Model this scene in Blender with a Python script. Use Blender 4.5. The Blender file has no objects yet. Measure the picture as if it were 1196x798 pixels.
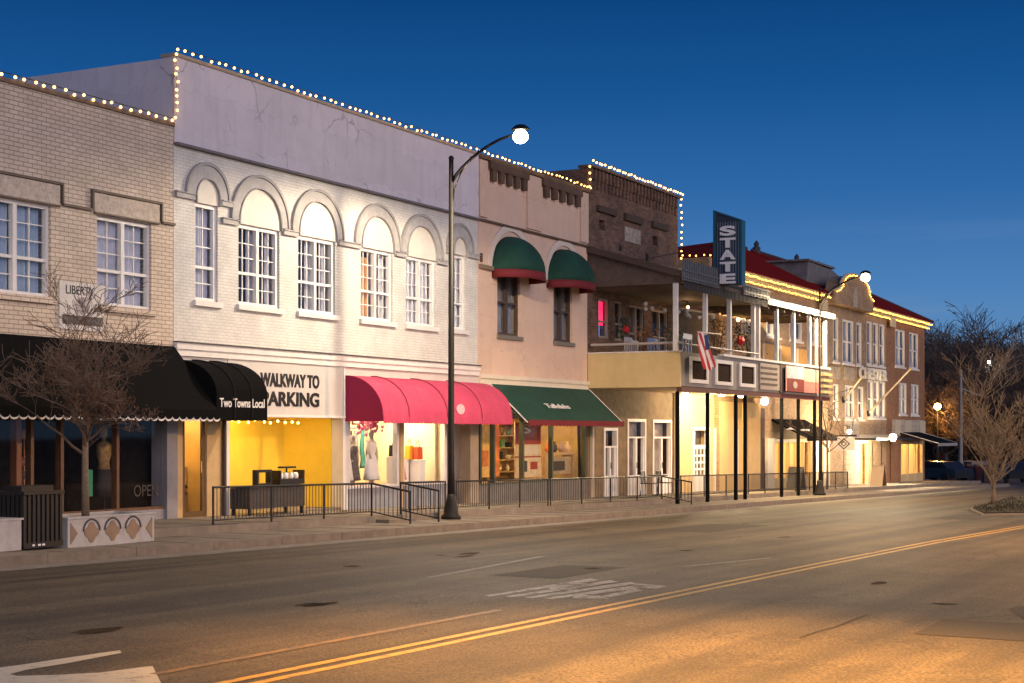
import bpy, math, random
from math import sin, cos, pi, radians as R
from mathutils import Vector, Matrix
random.seed(7)
sc = bpy.context.scene
col = sc.collection
# ------------------------------------------------------------------ camera
# x runs along the street, y into the shops (shop fronts at y = 0), z up
VX, HY, KK, S_, C_ = 1558., 507., 24.6, .460597, .887609
DD, ZC = 21.835, 1.79
cd = bpy.data.cameras.new('camera'); cam = bpy.data.objects.new('camera', cd); col.objects.link(cam)
cam.location = (0, -DD, ZC); cam.rotation_euler = (R(90), 0, math.atan2(S_, C_) - R(90))
cd.sensor_width = 36; cd.lens = 1850/1196*36; cd.shift_y = 108/1196; cd.clip_end = 3000; cd.clip_start = .1
sc.camera = cam
def kp(Y): return KK*(DD+Y)/DD
def U(x, Y=0): return kp(Y)*(2084.25/(VX-x)-.4606)          # street position seen at column x in the plane y = Y
def Z(x, y, Y=0): return ZC+(HY-y)*kp(Y)/(VX-x)
def gz(u): return -.0146*(min(u, 200)-26.8)                  # the street falls gently to the right
def G(x, y, off=-.3):
    a = (x-598)/1850; dx = C_+a*S_; dy = S_-a*C_; dz = -(y-HY)/1850
    t = (.0146*26.8+off-ZC)/(dz+.0146*dx)
    return t*dx, -DD+t*dy
# ------------------------------------------------------------------ world, lights, exposure
w = bpy.data.worlds.new('World'); sc.world = w; w.use_nodes = True
nt = w.node_tree; nt.nodes.clear()
L_ = nt.links.new
sky = nt.nodes.new('ShaderNodeTexSky'); sky.sky_type = 'NISHITA'; sky.sun_disc = False      # dusk: the sun is just under the horizon behind the camera
sky.sun_elevation = R(-1.5); sky.sun_rotation = R(200); sky.ozone_density = 4; sky.dust_density = .4; sky.air_density = 1.2
tc = nt.nodes.new('ShaderNodeTexCoord'); sx = nt.nodes.new('ShaderNodeSeparateXYZ'); L_(tc.outputs['Generated'], sx.inputs[0])
rp_ = nt.nodes.new('ShaderNodeValToRGB'); L_(sx.outputs[2], rp_.inputs[0]); cr_ = rp_.color_ramp
stops = [(0, (.13,.25,.42)), (.04, (.11,.245,.44)), (.09, (.062,.19,.42)), (.15, (.022,.120,.335)), (.21, (.006,.076,.25)), (.27, (.001,.046,.175)), (.6, (.001,.03,.13)), (1, (.002,.03,.12))]
cr_.elements[0].position = 0; cr_.elements[0].color = (*stops[0][1], 1); cr_.elements[1].position = 1; cr_.elements[1].color = (*stops[-1][1], 1)
for p_, c_ in stops[1:-1]: e_ = cr_.elements.new(p_); e_.color = (*c_, 1)
wn_ = nt.nodes.new('ShaderNodeTexNoise'); wm_ = nt.nodes.new('ShaderNodeMapping'); wm_.inputs['Scale'].default_value = (2, 2, 26); L_(tc.outputs['Generated'], wm_.inputs[0]); L_(wm_.outputs[0], wn_.inputs['Vector'])
wn_.inputs['Scale'].default_value = 1.6; wn_.inputs['Detail'].default_value = 5
wr_ = nt.nodes.new('ShaderNodeMapRange'); wr_.inputs[1].default_value = .55; wr_.inputs[2].default_value = .8; wr_.inputs[4].default_value = .28; L_(wn_.outputs[0], wr_.inputs[0])
lo_ = nt.nodes.new('ShaderNodeMapRange'); lo_.inputs[1].default_value = .16; lo_.inputs[2].default_value = .06; L_(sx.outputs[2], lo_.inputs[0])
wf_ = nt.nodes.new('ShaderNodeMath'); wf_.operation = 'MULTIPLY'; L_(wr_.outputs[0], wf_.inputs[0]); L_(lo_.outputs[0], wf_.inputs[1])
cl_ = nt.nodes.new('ShaderNodeMix'); cl_.data_type = 'RGBA'; cl_.inputs[7].default_value = (.30,.33,.44,1); L_(wf_.outputs[0], cl_.inputs[0]); L_(rp_.outputs[0], cl_.inputs[6])
mxs = nt.nodes.new('ShaderNodeMix'); mxs.data_type = 'RGBA'; mxs.inputs[0].default_value = .96; L_(sky.outputs[0], mxs.inputs[6]); L_(cl_.outputs[2], mxs.inputs[7])
bg = nt.nodes.new('ShaderNodeBackground'); bg.inputs[1].default_value = 1.12
wo = nt.nodes.new('ShaderNodeOutputWorld')
L_(mxs.outputs[2], bg.inputs[0]); L_(bg.outputs[0], wo.inputs[0])
sl = bpy.data.lights.new('twilight_sun', 'SUN'); sl.energy = 1.55; sl.angle = R(40); sl.color = (1, .86, .86)
so = bpy.data.objects.new('twilight_sun', sl); col.objects.link(so)
so.rotation_euler = Vector((-.45, -1, .22)).to_track_quat('Z', 'Y').to_euler()
sc.view_settings.view_transform = 'Standard'; sc.view_settings.look = 'None'
sc.view_settings.exposure = .08; sc.view_settings.gamma = 1
# ------------------------------------------------------------------ materials
MT = {}
def mat(name, c, rough=.7, metal=0, var=.0, scale=3., bump=0, bscale=40., spec=.5, stain=0, stainc=(.05,.04,.03)):
    if name in MT: return MT[name]
    m = bpy.data.materials.new(name); m.use_nodes = True; n = m.node_tree; b = n.nodes['Principled BSDF']
    b.inputs['Base Color'].default_value = (*c, 1); b.inputs['Roughness'].default_value = rough; b.inputs['Metallic'].default_value = metal
    b.inputs['Specular IOR Level'].default_value = spec
    tc = n.nodes.new('ShaderNodeTexCoord'); last = None
    if var:
        no = n.nodes.new('ShaderNodeTexNoise'); no.inputs['Scale'].default_value = scale; no.inputs['Detail'].default_value = 8; no.inputs['Roughness'].default_value = .65
        n.links.new(tc.outputs['Object'], no.inputs['Vector'])
        mr = n.nodes.new('ShaderNodeMapRange'); mr.inputs[1].default_value = .3; mr.inputs[2].default_value = .7
        mr.inputs[3].default_value = 1-var; mr.inputs[4].default_value = 1+var
        n.links.new(no.outputs[0], mr.inputs[0])
        mx = n.nodes.new('ShaderNodeVectorMath'); mx.operation = 'SCALE'; mx.inputs[0].default_value = c
        n.links.new(mr.outputs[0], mx.inputs['Scale']); last = mx.outputs[0]
    if stain:
        mp = n.nodes.new('ShaderNodeMapping'); mp.inputs['Scale'].default_value = (2.6, 2.6, .28)
        n.links.new(tc.outputs['Object'], mp.inputs[0])
        no = n.nodes.new('ShaderNodeTexNoise'); no.inputs['Scale'].default_value = 1.5; no.inputs['Detail'].default_value = 9; no.inputs['Roughness'].default_value = .7
        n.links.new(mp.outputs[0], no.inputs['Vector'])
        mr = n.nodes.new('ShaderNodeMapRange'); mr.inputs[1].default_value = .5; mr.inputs[2].default_value = .78; mr.inputs[4].default_value = stain
        n.links.new(no.outputs[0], mr.inputs[0])
        mx = n.nodes.new('ShaderNodeMix'); mx.data_type = 'RGBA'; mx.inputs[7].default_value = (*stainc, 1)
        if last: n.links.new(last, mx.inputs[6])
        else: mx.inputs[6].default_value = (*c, 1)
        n.links.new(mr.outputs[0], mx.inputs[0]); last = mx.outputs[2]
    if last: n.links.new(last, b.inputs['Base Color'])
    if bump:
        no = n.nodes.new('ShaderNodeTexNoise'); no.inputs['Scale'].default_value = bscale; no.inputs['Detail'].default_value = 6
        n.links.new(tc.outputs['Object'], no.inputs['Vector'])
        bp = n.nodes.new('ShaderNodeBump'); bp.inputs['Strength'].default_value = bump; bp.inputs['Distance'].default_value = .02
        n.links.new(no.outputs[0], bp.inputs['Height']); n.links.new(bp.outputs[0], b.inputs['Normal'])
    MT[name] = m; return m
def brick(name, c1, c2, mortar, bw=.21, bh=.07, ms=.012, var=.25, bump=.5, rough=.85, stain=.3, stainc=(.05,.035,.02), patch=None):
    m = bpy.data.materials.new(name); m.use_nodes = True; n = m.node_tree; b = n.nodes['Principled BSDF']
    b.inputs['Roughness'].default_value = rough
    L = n.links.new
    tc = n.nodes.new('ShaderNodeTexCoord'); sp = n.nodes.new('ShaderNodeSeparateXYZ'); L(tc.outputs['Object'], sp.inputs[0])
    ad = n.nodes.new('ShaderNodeMath'); L(sp.outputs[0], ad.inputs[0]); L(sp.outputs[1], ad.inputs[1])
    cb = n.nodes.new('ShaderNodeCombineXYZ'); L(ad.outputs[0], cb.inputs[0]); L(sp.outputs[2], cb.inputs[1])
    br = n.nodes.new('ShaderNodeTexBrick'); L(cb.outputs[0], br.inputs['Vector'])
    br.inputs['Scale'].default_value = 1; br.inputs['Brick Width'].default_value = bw; br.inputs['Row Height'].default_value = bh
    br.inputs['Mortar Size'].default_value = ms; br.inputs['Mortar Smooth'].default_value = .3
    br.inputs['Color1'].default_value = (*c1, 1); br.inputs['Color2'].default_value = (*c2, 1); br.inputs['Mortar'].default_value = (*mortar, 1)
    no = n.nodes.new('ShaderNodeTexNoise'); no.inputs['Scale'].default_value = 1.3; no.inputs['Detail'].default_value = 10; no.inputs['Roughness'].default_value = .7
    L(tc.outputs['Object'], no.inputs['Vector'])
    mr = n.nodes.new('ShaderNodeMapRange'); mr.inputs[1].default_value = .3; mr.inputs[2].default_value = .7; mr.inputs[3].default_value = 1-var; mr.inputs[4].default_value = 1+var
    L(no.outputs[0], mr.inputs[0])
    mx = n.nodes.new('ShaderNodeVectorMath'); mx.operation = 'SCALE'; L(br.outputs['Color'], mx.inputs[0]); L(mr.outputs[0], mx.inputs['Scale'])
    last = mx.outputs[0]
    no2 = n.nodes.new('ShaderNodeTexNoise'); no2.inputs['Scale'].default_value = 5; no2.inputs['Detail'].default_value = 8; no2.inputs['Roughness'].default_value = .8
    L(tc.outputs['Object'], no2.inputs['Vector'])
    mr2 = n.nodes.new('ShaderNodeMapRange'); mr2.inputs[1].default_value = .52; mr2.inputs[2].default_value = .72; mr2.inputs[4].default_value = stain
    L(no2.outputs[0], mr2.inputs[0])
    mm = n.nodes.new('ShaderNodeMix'); mm.data_type = 'RGBA'; mm.inputs[7].default_value = (*stainc, 1); L(mr2.outputs[0], mm.inputs[0]); L(last, mm.inputs[6]); last = mm.outputs[2]
    L(last, b.inputs['Base Color'])
    inv = n.nodes.new('ShaderNodeMath'); inv.operation = 'MULTIPLY_ADD'; inv.inputs[1].default_value = -1; inv.inputs[2].default_value = 1; L(br.outputs['Fac'], inv.inputs[0])
    a2 = n.nodes.new('ShaderNodeMath'); a2.operation = 'MULTIPLY_ADD'; a2.inputs[1].default_value = .5; L(no2.outputs[0], a2.inputs[0]); L(inv.outputs[0], a2.inputs[2])
    bp = n.nodes.new('ShaderNodeBump'); bp.inputs['Strength'].default_value = bump; bp.inputs['Distance'].default_value = .012
    L(a2.outputs[0], bp.inputs['Height']); L(bp.outputs[0], b.inputs['Normal'])
    return m
def emis(name, c, s):
    if name in MT: return MT[name]
    m = bpy.data.materials.new(name); m.use_nodes = True; b = m.node_tree.nodes['Principled BSDF']
    b.inputs['Base Color'].default_value = (*c, 1); b.inputs['Emission Color'].default_value = (*c, 1); b.inputs['Emission Strength'].default_value = s
    MT[name] = m; return m
def glassmat(name, tintc=(1,1,1), refl=.12):
    m = bpy.data.materials.new(name); m.use_nodes = True; n = m.node_tree; n.nodes.clear()
    t = n.nodes.new('ShaderNodeBsdfTransparent'); t.inputs[0].default_value = (*tintc, 1)
    g = n.nodes.new('ShaderNodeBsdfGlossy'); g.inputs['Roughness'].default_value = .03
    f = n.nodes.new('ShaderNodeLayerWeight'); f.inputs[0].default_value = .25
    p = n.nodes.new('ShaderNodeMath'); p.operation = 'POWER'; p.inputs[1].default_value = 2.2; n.links.new(f.outputs['Facing'], p.inputs[0])
    a = n.nodes.new('ShaderNodeMath'); a.operation = 'MULTIPLY_ADD'; a.inputs[1].default_value = .32 if refl > .15 else .11; a.inputs[2].default_value = refl*.22; n.links.new(p.outputs[0], a.inputs[0])
    mx = n.nodes.new('ShaderNodeMixShader'); o = n.nodes.new('ShaderNodeOutputMaterial')
    n.links.new(a.outputs[0], mx.inputs[0]); n.links.new(t.outputs[0], mx.inputs[1]); n.links.new(g.outputs[0], mx.inputs[2]); n.links.new(mx.outputs[0], o.inputs[0])
    return m
tan_brick = brick('tan_brick', (.64,.53,.42), (.56,.46,.36), (.30,.235,.18), stain=.35, stainc=(.30,.22,.16), var=.14, bw=.24, bh=.085, ms=.010)
white_brick = brick('painted_white_brick', (.66,.63,.58), (.61,.59,.55), (.53,.51,.48), stain=.6, stainc=(.44,.41,.37), var=.16, bump=.45)
dark_brick = brick('old_dark_brick', (.21,.105,.062), (.10,.052,.034), (.15,.11,.08), stain=.8, stainc=(.03,.018,.012), var=.5, bump=1, bw=.24, bh=.09)
ches_brick = brick('stone_brick', (.42,.25,.12), (.29,.17,.085), (.30,.25,.19), stain=.3, var=.25, bw=.26, bh=.1)
rust_brick = brick('rust_brick', (.34,.15,.06), (.26,.11,.045), (.25,.15,.09), stain=.25, var=.25, bw=.26, bh=.1)
stone_tan = brick('pale_stone', (.50,.42,.31), (.44,.36,.27), (.28,.22,.16), bw=.5, bh=.25, stain=.25)
stucco = mat('twilight_tinted_stucco', (.64,.585,.62), .85, var=.07, scale=1.2, bump=.15, bscale=12, stain=.35, stainc=(.36,.33,.35))  # lavender tint of the twilight sky is put into the base colour
def aged(m, amt=.5, jc=(.30,.27,.29)):
    n = m.node_tree; L = n.links.new; b = n.nodes['Principled BSDF']; src = b.inputs['Base Color'].links[0].from_socket
    tc = n.nodes.new('ShaderNodeTexCoord'); sp = n.nodes.new('ShaderNodeSeparateXYZ'); L(tc.outputs['Object'], sp.inputs[0])
    ad = n.nodes.new('ShaderNodeMath'); L(sp.outputs[0], ad.inputs[0]); L(sp.outputs[1], ad.inputs[1]); cb = n.nodes.new('ShaderNodeCombineXYZ'); L(ad.outputs[0], cb.inputs[0]); L(sp.outputs[2], cb.inputs[1])
    nw = n.nodes.new('ShaderNodeTexNoise'); nw.inputs['Scale'].default_value = 2.5; nw.inputs['Detail'].default_value = 7; L(tc.outputs['Object'], nw.inputs['Vector'])
    wa = n.nodes.new('ShaderNodeVectorMath'); wa.operation = 'MULTIPLY_ADD'; wa.inputs[1].default_value = (.5,.5,.5); L(nw.outputs['Color'], wa.inputs[0]); L(cb.outputs[0], wa.inputs[2])
    vo = n.nodes.new('ShaderNodeTexVoronoi'); vo.feature = 'DISTANCE_TO_EDGE'; vo.inputs['Scale'].default_value = .8; L(wa.outputs[0], vo.inputs['Vector'])
    cr = n.nodes.new('ShaderNodeMapRange'); cr.inputs[1].default_value = .004; cr.inputs[2].default_value = .02; cr.inputs[3].default_value = 1; cr.inputs[4].default_value = 0; L(vo.outputs['Distance'], cr.inputs[0])
    pm = n.nodes.new('ShaderNodeTexNoise'); pm.inputs['Scale'].default_value = .9; pm.inputs['Detail'].default_value = 4; L(tc.outputs['Object'], pm.inputs['Vector'])
    pr = n.nodes.new('ShaderNodeMapRange'); pr.inputs[1].default_value = .5; pr.inputs[2].default_value = .6; pr.inputs[4].default_value = amt; L(pm.outputs[0], pr.inputs[0])
    mu = n.nodes.new('ShaderNodeMath'); mu.operation = 'MULTIPLY'; L(cr.outputs[0], mu.inputs[0]); L(pr.outputs[0], mu.inputs[1])
    mx = n.nodes.new('ShaderNodeMix'); mx.data_type = 'RGBA'; mx.inputs[7].default_value = (*jc, 1); L(src, mx.inputs[6]); L(mu.outputs[0], mx.inputs[0])
    br = n.nodes.new('ShaderNodeTexBrick'); br.inputs['Scale'].default_value = 1; br.inputs['Brick Width'].default_value = 2.1; br.inputs['Row Height'].default_value = .95; br.inputs['Mortar Size'].default_value = .006
    br.inputs['Color1'].default_value = (1.05,1.04,1.05,1); br.inputs['Color2'].default_value = (.93,.93,.92,1); br.inputs['Mortar'].default_value = (.82,.80,.80,1); L(wa.outputs[0], br.inputs['Vector'])
    m2 = n.nodes.new('ShaderNodeMix'); m2.data_type = 'RGBA'; m2.blend_type = 'MULTIPLY'; m2.inputs[0].default_value = .8; L(mx.outputs[2], m2.inputs[6]); L(br.outputs['Color'], m2.inputs[7]); L(m2.outputs[2], b.inputs['Base Color'])
aged(stucco, .7)
peach = mat('peach_stucco', (.66,.47,.355), .85, var=.06, scale=1.5, bump=.15, bscale=25, stain=.25, stainc=(.46,.33,.25))
aged(peach, .35, (.35,.24,.17))
cream = mat('cream_paint', (.68,.60,.47), .7, var=.05, stain=.15, stainc=(.4,.34,.25))
white = mat('white_paint', (.78,.76,.74), .55, var=.04, stain=.2, stainc=(.5,.46,.42))
trimw = mat('trim_white', (.70,.67,.64), .6, var=.06, stain=.3, stainc=(.42,.38,.34))
arch_grey = mat('arch_grey', (.40,.385,.38), .8, var=.15, scale=6, bump=.4, bscale=60, stain=.35, stainc=(.2,.18,.17))
fascia_w = mat('fascia_white', (.55,.52,.49), .7, var=.08, scale=2, stain=.25, stainc=(.4,.36,.32))
greyp = mat('grey_pier', (.24,.23,.25), .8, var=.15, stain=.3, bump=.2)
yellow = mat('yellow_wall', (.82,.60,.06), .7, var=.05, stain=.12, stainc=(.5,.33,.05))
tanwood = mat('tan_wood', (.50,.34,.16), .55, var=.12, scale=5)
brownwood = mat('brown_wood', (.13,.06,.03), .5, var=.3, scale=6)
darkw = mat('dark_interior', (.018,.014,.012), .9)
black_fab = mat('black_fabric', (.0045,.0045,.005), .95, var=.25, scale=8, bump=.2, spec=.08)
pink_fab = mat('pink_fabric', (.50,.05,.12), .8, var=.14, scale=1.8, bump=.5, bscale=6, stain=.35, stainc=(.62,.16,.22))
green_fab = mat('green_fabric', (.004,.048,.030), .85, var=.3, scale=1.6, bump=.5, bscale=7, stain=.3, stainc=(.012,.06,.045))
red_fab = mat('red_fabric', (.16,.012,.018), .8, var=.1)
white_fab = mat('white_trim_fabric', (.7,.68,.65), .8)
letterw = mat('white_lettering', (.8,.78,.75), .6)
letterb = mat('black_lettering', (.012,.012,.013), .5)
iron = mat('black_iron', (.018,.016,.016), .45, metal=.3, var=.3, scale=30)
polem = mat('dark_bronze_paint', (.012,.010,.009), .55, var=.2, scale=15, spec=.25)
cable = mat('cable', (.03,.03,.02), .6)
redroof = mat('red_tile', (.22,.012,.007), .9, var=.35, scale=14, bump=.8, bscale=30, spec=.05)
roofm = mat('roof_tar', (.04,.04,.045), .9)
weathered = mat('weathered_brown_wood', (.115,.08,.06), .8, var=.3, scale=5, bump=.3)
greymetal = mat('grey_corrugated', (.16,.16,.16), .5, metal=.3, var=.2, scale=7)
ochre = mat('ochre_stucco', (.62,.47,.23), .85, var=.08, scale=2, bump=.3, bscale=50, stain=.15, stainc=(.36,.27,.12))
greypanel = mat('grey_panel', (.22,.205,.20), .7, var=.1, stain=.2)
postw = mat('post_white', (.62,.60,.58), .6, var=.08, stain=.3, stainc=(.3,.28,.25))
tealsign = mat('teal_sign_edge', (.012,.10,.15), .5)
navysign = mat('navy_sign_face', (.03,.05,.085), .5, var=.3)
bark = mat('bark', (.16,.115,.08), .9, var=.35, scale=20, bump=.6)
twig = mat('twig', (.125,.08,.055), .9, var=.3, scale=9)
fartwig = mat('far_twig', (.075,.055,.045), .95, var=.3, scale=.6)
leafm = mat('dry_leaf', (.17,.07,.03), .9, var=.5, scale=25)
soil = mat('soil', (.035,.022,.015), .95, var=.5, scale=25, bump=1)
concrete = mat('planter_concrete', (.42,.40,.385), .85, var=.12, scale=6, bump=.3, stain=.2)
redpaint = mat('red_paint', (.33,.03,.02), .5, var=.15)
glass = glassmat('shop_glass'); glass2 = glassmat('upper_glass', (.92,.94,.97), .18)
curtain_l = mat('pale_curtain', (.70,.67,.70), .9, var=.12, scale=4)
curtain_d = mat('dark_room', (.05,.045,.06), .9, var=.5, scale=3)
curtain_b = mat('brown_blind', (.14,.11,.09), .9, var=.4, scale=4)
warmwall = mat('warm_interior', (.72,.55,.34), .85, var=.08)
shopfloor = mat('shop_floor', (.30,.22,.15), .6)
bulbm = emis('warm_bulb', (1,.52,.14), 6); bulby = emis('yellow_bulb', (1,.50,.07), 7)
glow_w = emis('lamp_white', (1,.88,.64), 55)
ceil_y = emis('ceiling_lamp_yellow', (1,.72,.3), 40)
ceil_w = emis('ceiling_lamp_warm', (1,.72,.36), 60)
far_o = emis('sodium_lamp', (1,.5,.12), 60)
# ------------------------------------------------------------------ mesh helpers
class MB:
    def __init__(s): s.v = []; s.f = []
    def box(s, x0, x1, y0, y1, z0, z1):
        b = len(s.v)
        s.v += [(x, y, z) for z in (z0, z1) for y in (y0, y1) for x in (x0, x1)]
        s.f += [tuple(b+i for i in q) for q in ((0,2,3,1),(4,5,7,6),(0,1,5,4),(2,6,7,3),(0,4,6,2),(1,3,7,5))]; return s
    def poly(s, pts):
        b = len(s.v); s.v += [tuple(p) for p in pts]; s.f.append(tuple(range(b, b+len(pts)))); return s
    def prism(s, prof, a0, a1, axis='x'):
        # prof: (p,q) outline. axis x -> (y,z); y -> (x,z); z -> (x,y)
        def P(p, q, a): return (a, p, q) if axis == 'x' else ((p, a, q) if axis == 'y' else (p, q, a))
        n = len(prof); b = len(s.v)
        s.v += [P(p, q, a0) for p, q in prof]+[P(p, q, a1) for p, q in prof]
        s.f.append(tuple(b+i for i in range(n))); s.f.append(tuple(b+n+i for i in reversed(range(n))))
        for i in range(n):
            j = (i+1) % n; s.f.append((b+i, b+n+i, b+n+j, b+j))
        return s
    def tube(s, pts, rad, n=8, cap=True):
        pts = [Vector(p) for p in pts]
        if not hasattr(rad, '__len__'): rad = [rad]*len(pts)
        b = len(s.v)
        for i, p in enumerate(pts):
            d = (pts[min(i+1, len(pts)-1)]-pts[max(i-1, 0)]).normalized()
            a = Vector((0,0,1)) if abs(d.z) < .9 else Vector((1,0,0))
            e1 = d.cross(a).normalized(); e2 = d.cross(e1)
            for k in range(n):
                t = 2*pi*k/n; s.v.append(tuple(p+(e1*cos(t)+e2*sin(t))*rad[i]))
        for i in range(len(pts)-1):
            for k in range(n):
                k2 = (k+1) % n; s.f.append((b+i*n+k, b+i*n+k2, b+(i+1)*n+k2, b+(i+1)*n+k))
        if cap:
            s.f.append(tuple(b+k for k in reversed(range(n)))); e = b+(len(pts)-1)*n; s.f.append(tuple(e+k for k in range(n)))
        return s
    def lathe(s, cx, cy, prof, n=16, sx=1, sy=1):
        b = len(s.v)
        for r, z in prof:
            for k in range(n): t = 2*pi*k/n; s.v.append((cx+sx*r*cos(t), cy+sy*r*sin(t), z))
        for i in range(len(prof)-1):
            for k in range(n):
                k2 = (k+1) % n; s.f.append((b+i*n+k, b+i*n+k2, b+(i+1)*n+k2, b+(i+1)*n+k))
        s.f.append(tuple(b+k for k in reversed(range(n)))); e = b+(len(prof)-1)*n; s.f.append(tuple(e+k for k in range(n)))
        return s
    def ball(s, cx, cy, cz, r, n=8, sz=1):
        m = max(4, n//2)
        return s.lathe(cx, cy, [(max(r*sin(pi*i/m), .001), cz-sz*r*cos(pi*i/m)) for i in range(m+1)], n)
    def wall(s, x0, x1, z0, z1, y0, y1, holes=()):
        xs = sorted({x0, x1, *[min(max(h[0], x0), x1) for h in holes], *[min(max(h[1], x0), x1) for h in holes]})
        for a, b in zip(xs, xs[1:]):
            if b-a < 1e-5: continue
            hh = sorted((h[2], h[3]) for h in holes if h[0] < b-1e-5 and h[1] > a+1e-5)
            z = z0
            for h0, h1 in hh:
                if h0 > z+1e-5: s.box(a, b, y0, y1, z, h0)
                z = max(z, h1)
            if z1 > z+1e-5: s.box(a, b, y0, y1, z, z1)
        return s
def setp(o, label=None, cat=None, group=None, kind=None):
    for k, v in (('label', label), ('category', cat), ('group', group), ('kind', kind)):
        if v: o[k] = v
    return o
def wl(o):
    v = Vector(o.location)
    while o.parent: o = o.parent; v += Vector(o.location)
    return v
SPLIT = {'cornice','end_panel','rib','side_wall','tympanum','pilaster','window_hood','jamb','impost','plaque','hole','brick_hood','arch_band','arch_moulding','stone_trim','panel_relief','panel_post','corner_post','door_surround','string_course','arch_surround','impost_band','finial','rafter','louvre','board_row','upper_fill','stone_base','relief_ornament','relief_outline','label_dots','corbel_frieze','marquee_cladding','interior_wall','passage_wall','lit_room','stair_hall','door_recess','interior_frame'}
def comps(mb):
    par = list(range(len(mb.v)))
    def fd(i):
        while par[i] != i: par[i] = par[par[i]]; i = par[i]
        return i
    for f in mb.f:
        for i in f[1:]: par[fd(i)] = fd(f[0])
    g = {}
    for f in mb.f: g.setdefault(fd(f[0]), []).append(f)
    out = []
    for fs in g.values():
        ids = sorted({i for f in fs for i in f}); mp = {k: j for j, k in enumerate(ids)}
        o = MB(); o.v = [mb.v[i] for i in ids]; o.f = [tuple(mp[i] for i in f) for f in fs]; out.append(o)
    return out
def M(name, mb, m, parent=None, org=None, smooth=False, **kw):
    if name in SPLIT and parent and mb.f:
        cs = comps(mb)
        if 1 < len(cs) <= 70:
            r = [M1(name, c, m, parent, org, smooth, **kw) for c in cs]; return r[0]
    return M1(name, mb, m, parent, org, smooth, **kw)
def M1(name, mb, m, parent=None, org=None, smooth=False, **kw):
    if org is None: org = wl(parent) if parent else Vector((0,0,0))
    org = Vector(org)
    me = bpy.data.meshes.new(name); me.from_pydata([tuple(Vector(v)-org) for v in mb.v], [], mb.f); me.update()
    if m: me.materials.append(m)
    if smooth:
        for p in me.polygons: p.use_smooth = True
    o = bpy.data.objects.new(name, me); col.objects.link(o)
    if parent: o.parent = parent; o.location = org-wl(parent)
    else: o.location = org
    return setp(o, **kw)
def T(name, loc, label, cat, group=None):
    o = bpy.data.objects.new(name, None); o.empty_display_size = .3; col.objects.link(o); o.location = loc
    return setp(o, label, cat, group)
def copy_tree(o, parent=None):
    c = o.copy(); col.objects.link(c); c.parent = parent
    for ch in list(o.children): copy_tree(ch, c)
    return c
def text(name, s, u0, u1, zc, h, Y, m, parent, depth=.015, tilt=0, face='y', bold=0):
    """lettering facing the street, fitted between u0 and u1"""
    cu = bpy.data.curves.new('t', 'FONT'); cu.body = s; cu.extrude = .5*depth; cu.offset = bold
    t = bpy.data.objects.new('t', cu); col.objects.link(t)
    dg = bpy.context.evaluated_depsgraph_get(); me = bpy.data.meshes.new_from_object(t.evaluated_get(dg))
    bpy.data.objects.remove(t); bpy.data.curves.remove(cu)
    xs = [v.co.x for v in me.vertices]; ys = [v.co.y for v in me.vertices]
    a, b, c, d = min(xs), max(xs), min(ys), max(ys)
    org = wl(parent) if parent else Vector((0,0,0))
    for v in me.vertices:
        f = (v.co.x-a)/(b-a); g = (v.co.y-c)/(d-c)-.5; e = v.co.z
        if face == 'y': p = Vector((u0+f*(u1-u0), Y-e+g*h*sin(tilt), zc+g*h*cos(tilt)))
        else: p = Vector((face-e, u0+f*(u1-u0), zc+g*h))       # faces -x, u0/u1 are y values
        v.co = p-org
    me.name = name; me.materials.clear(); me.materials.append(m)
    o = bpy.data.objects.new(name, me); col.objects.link(o); o.parent = parent
    return o
def lin(a, b, n): return [a+(b-a)*i/(n-1) for i in range(n)]
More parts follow.
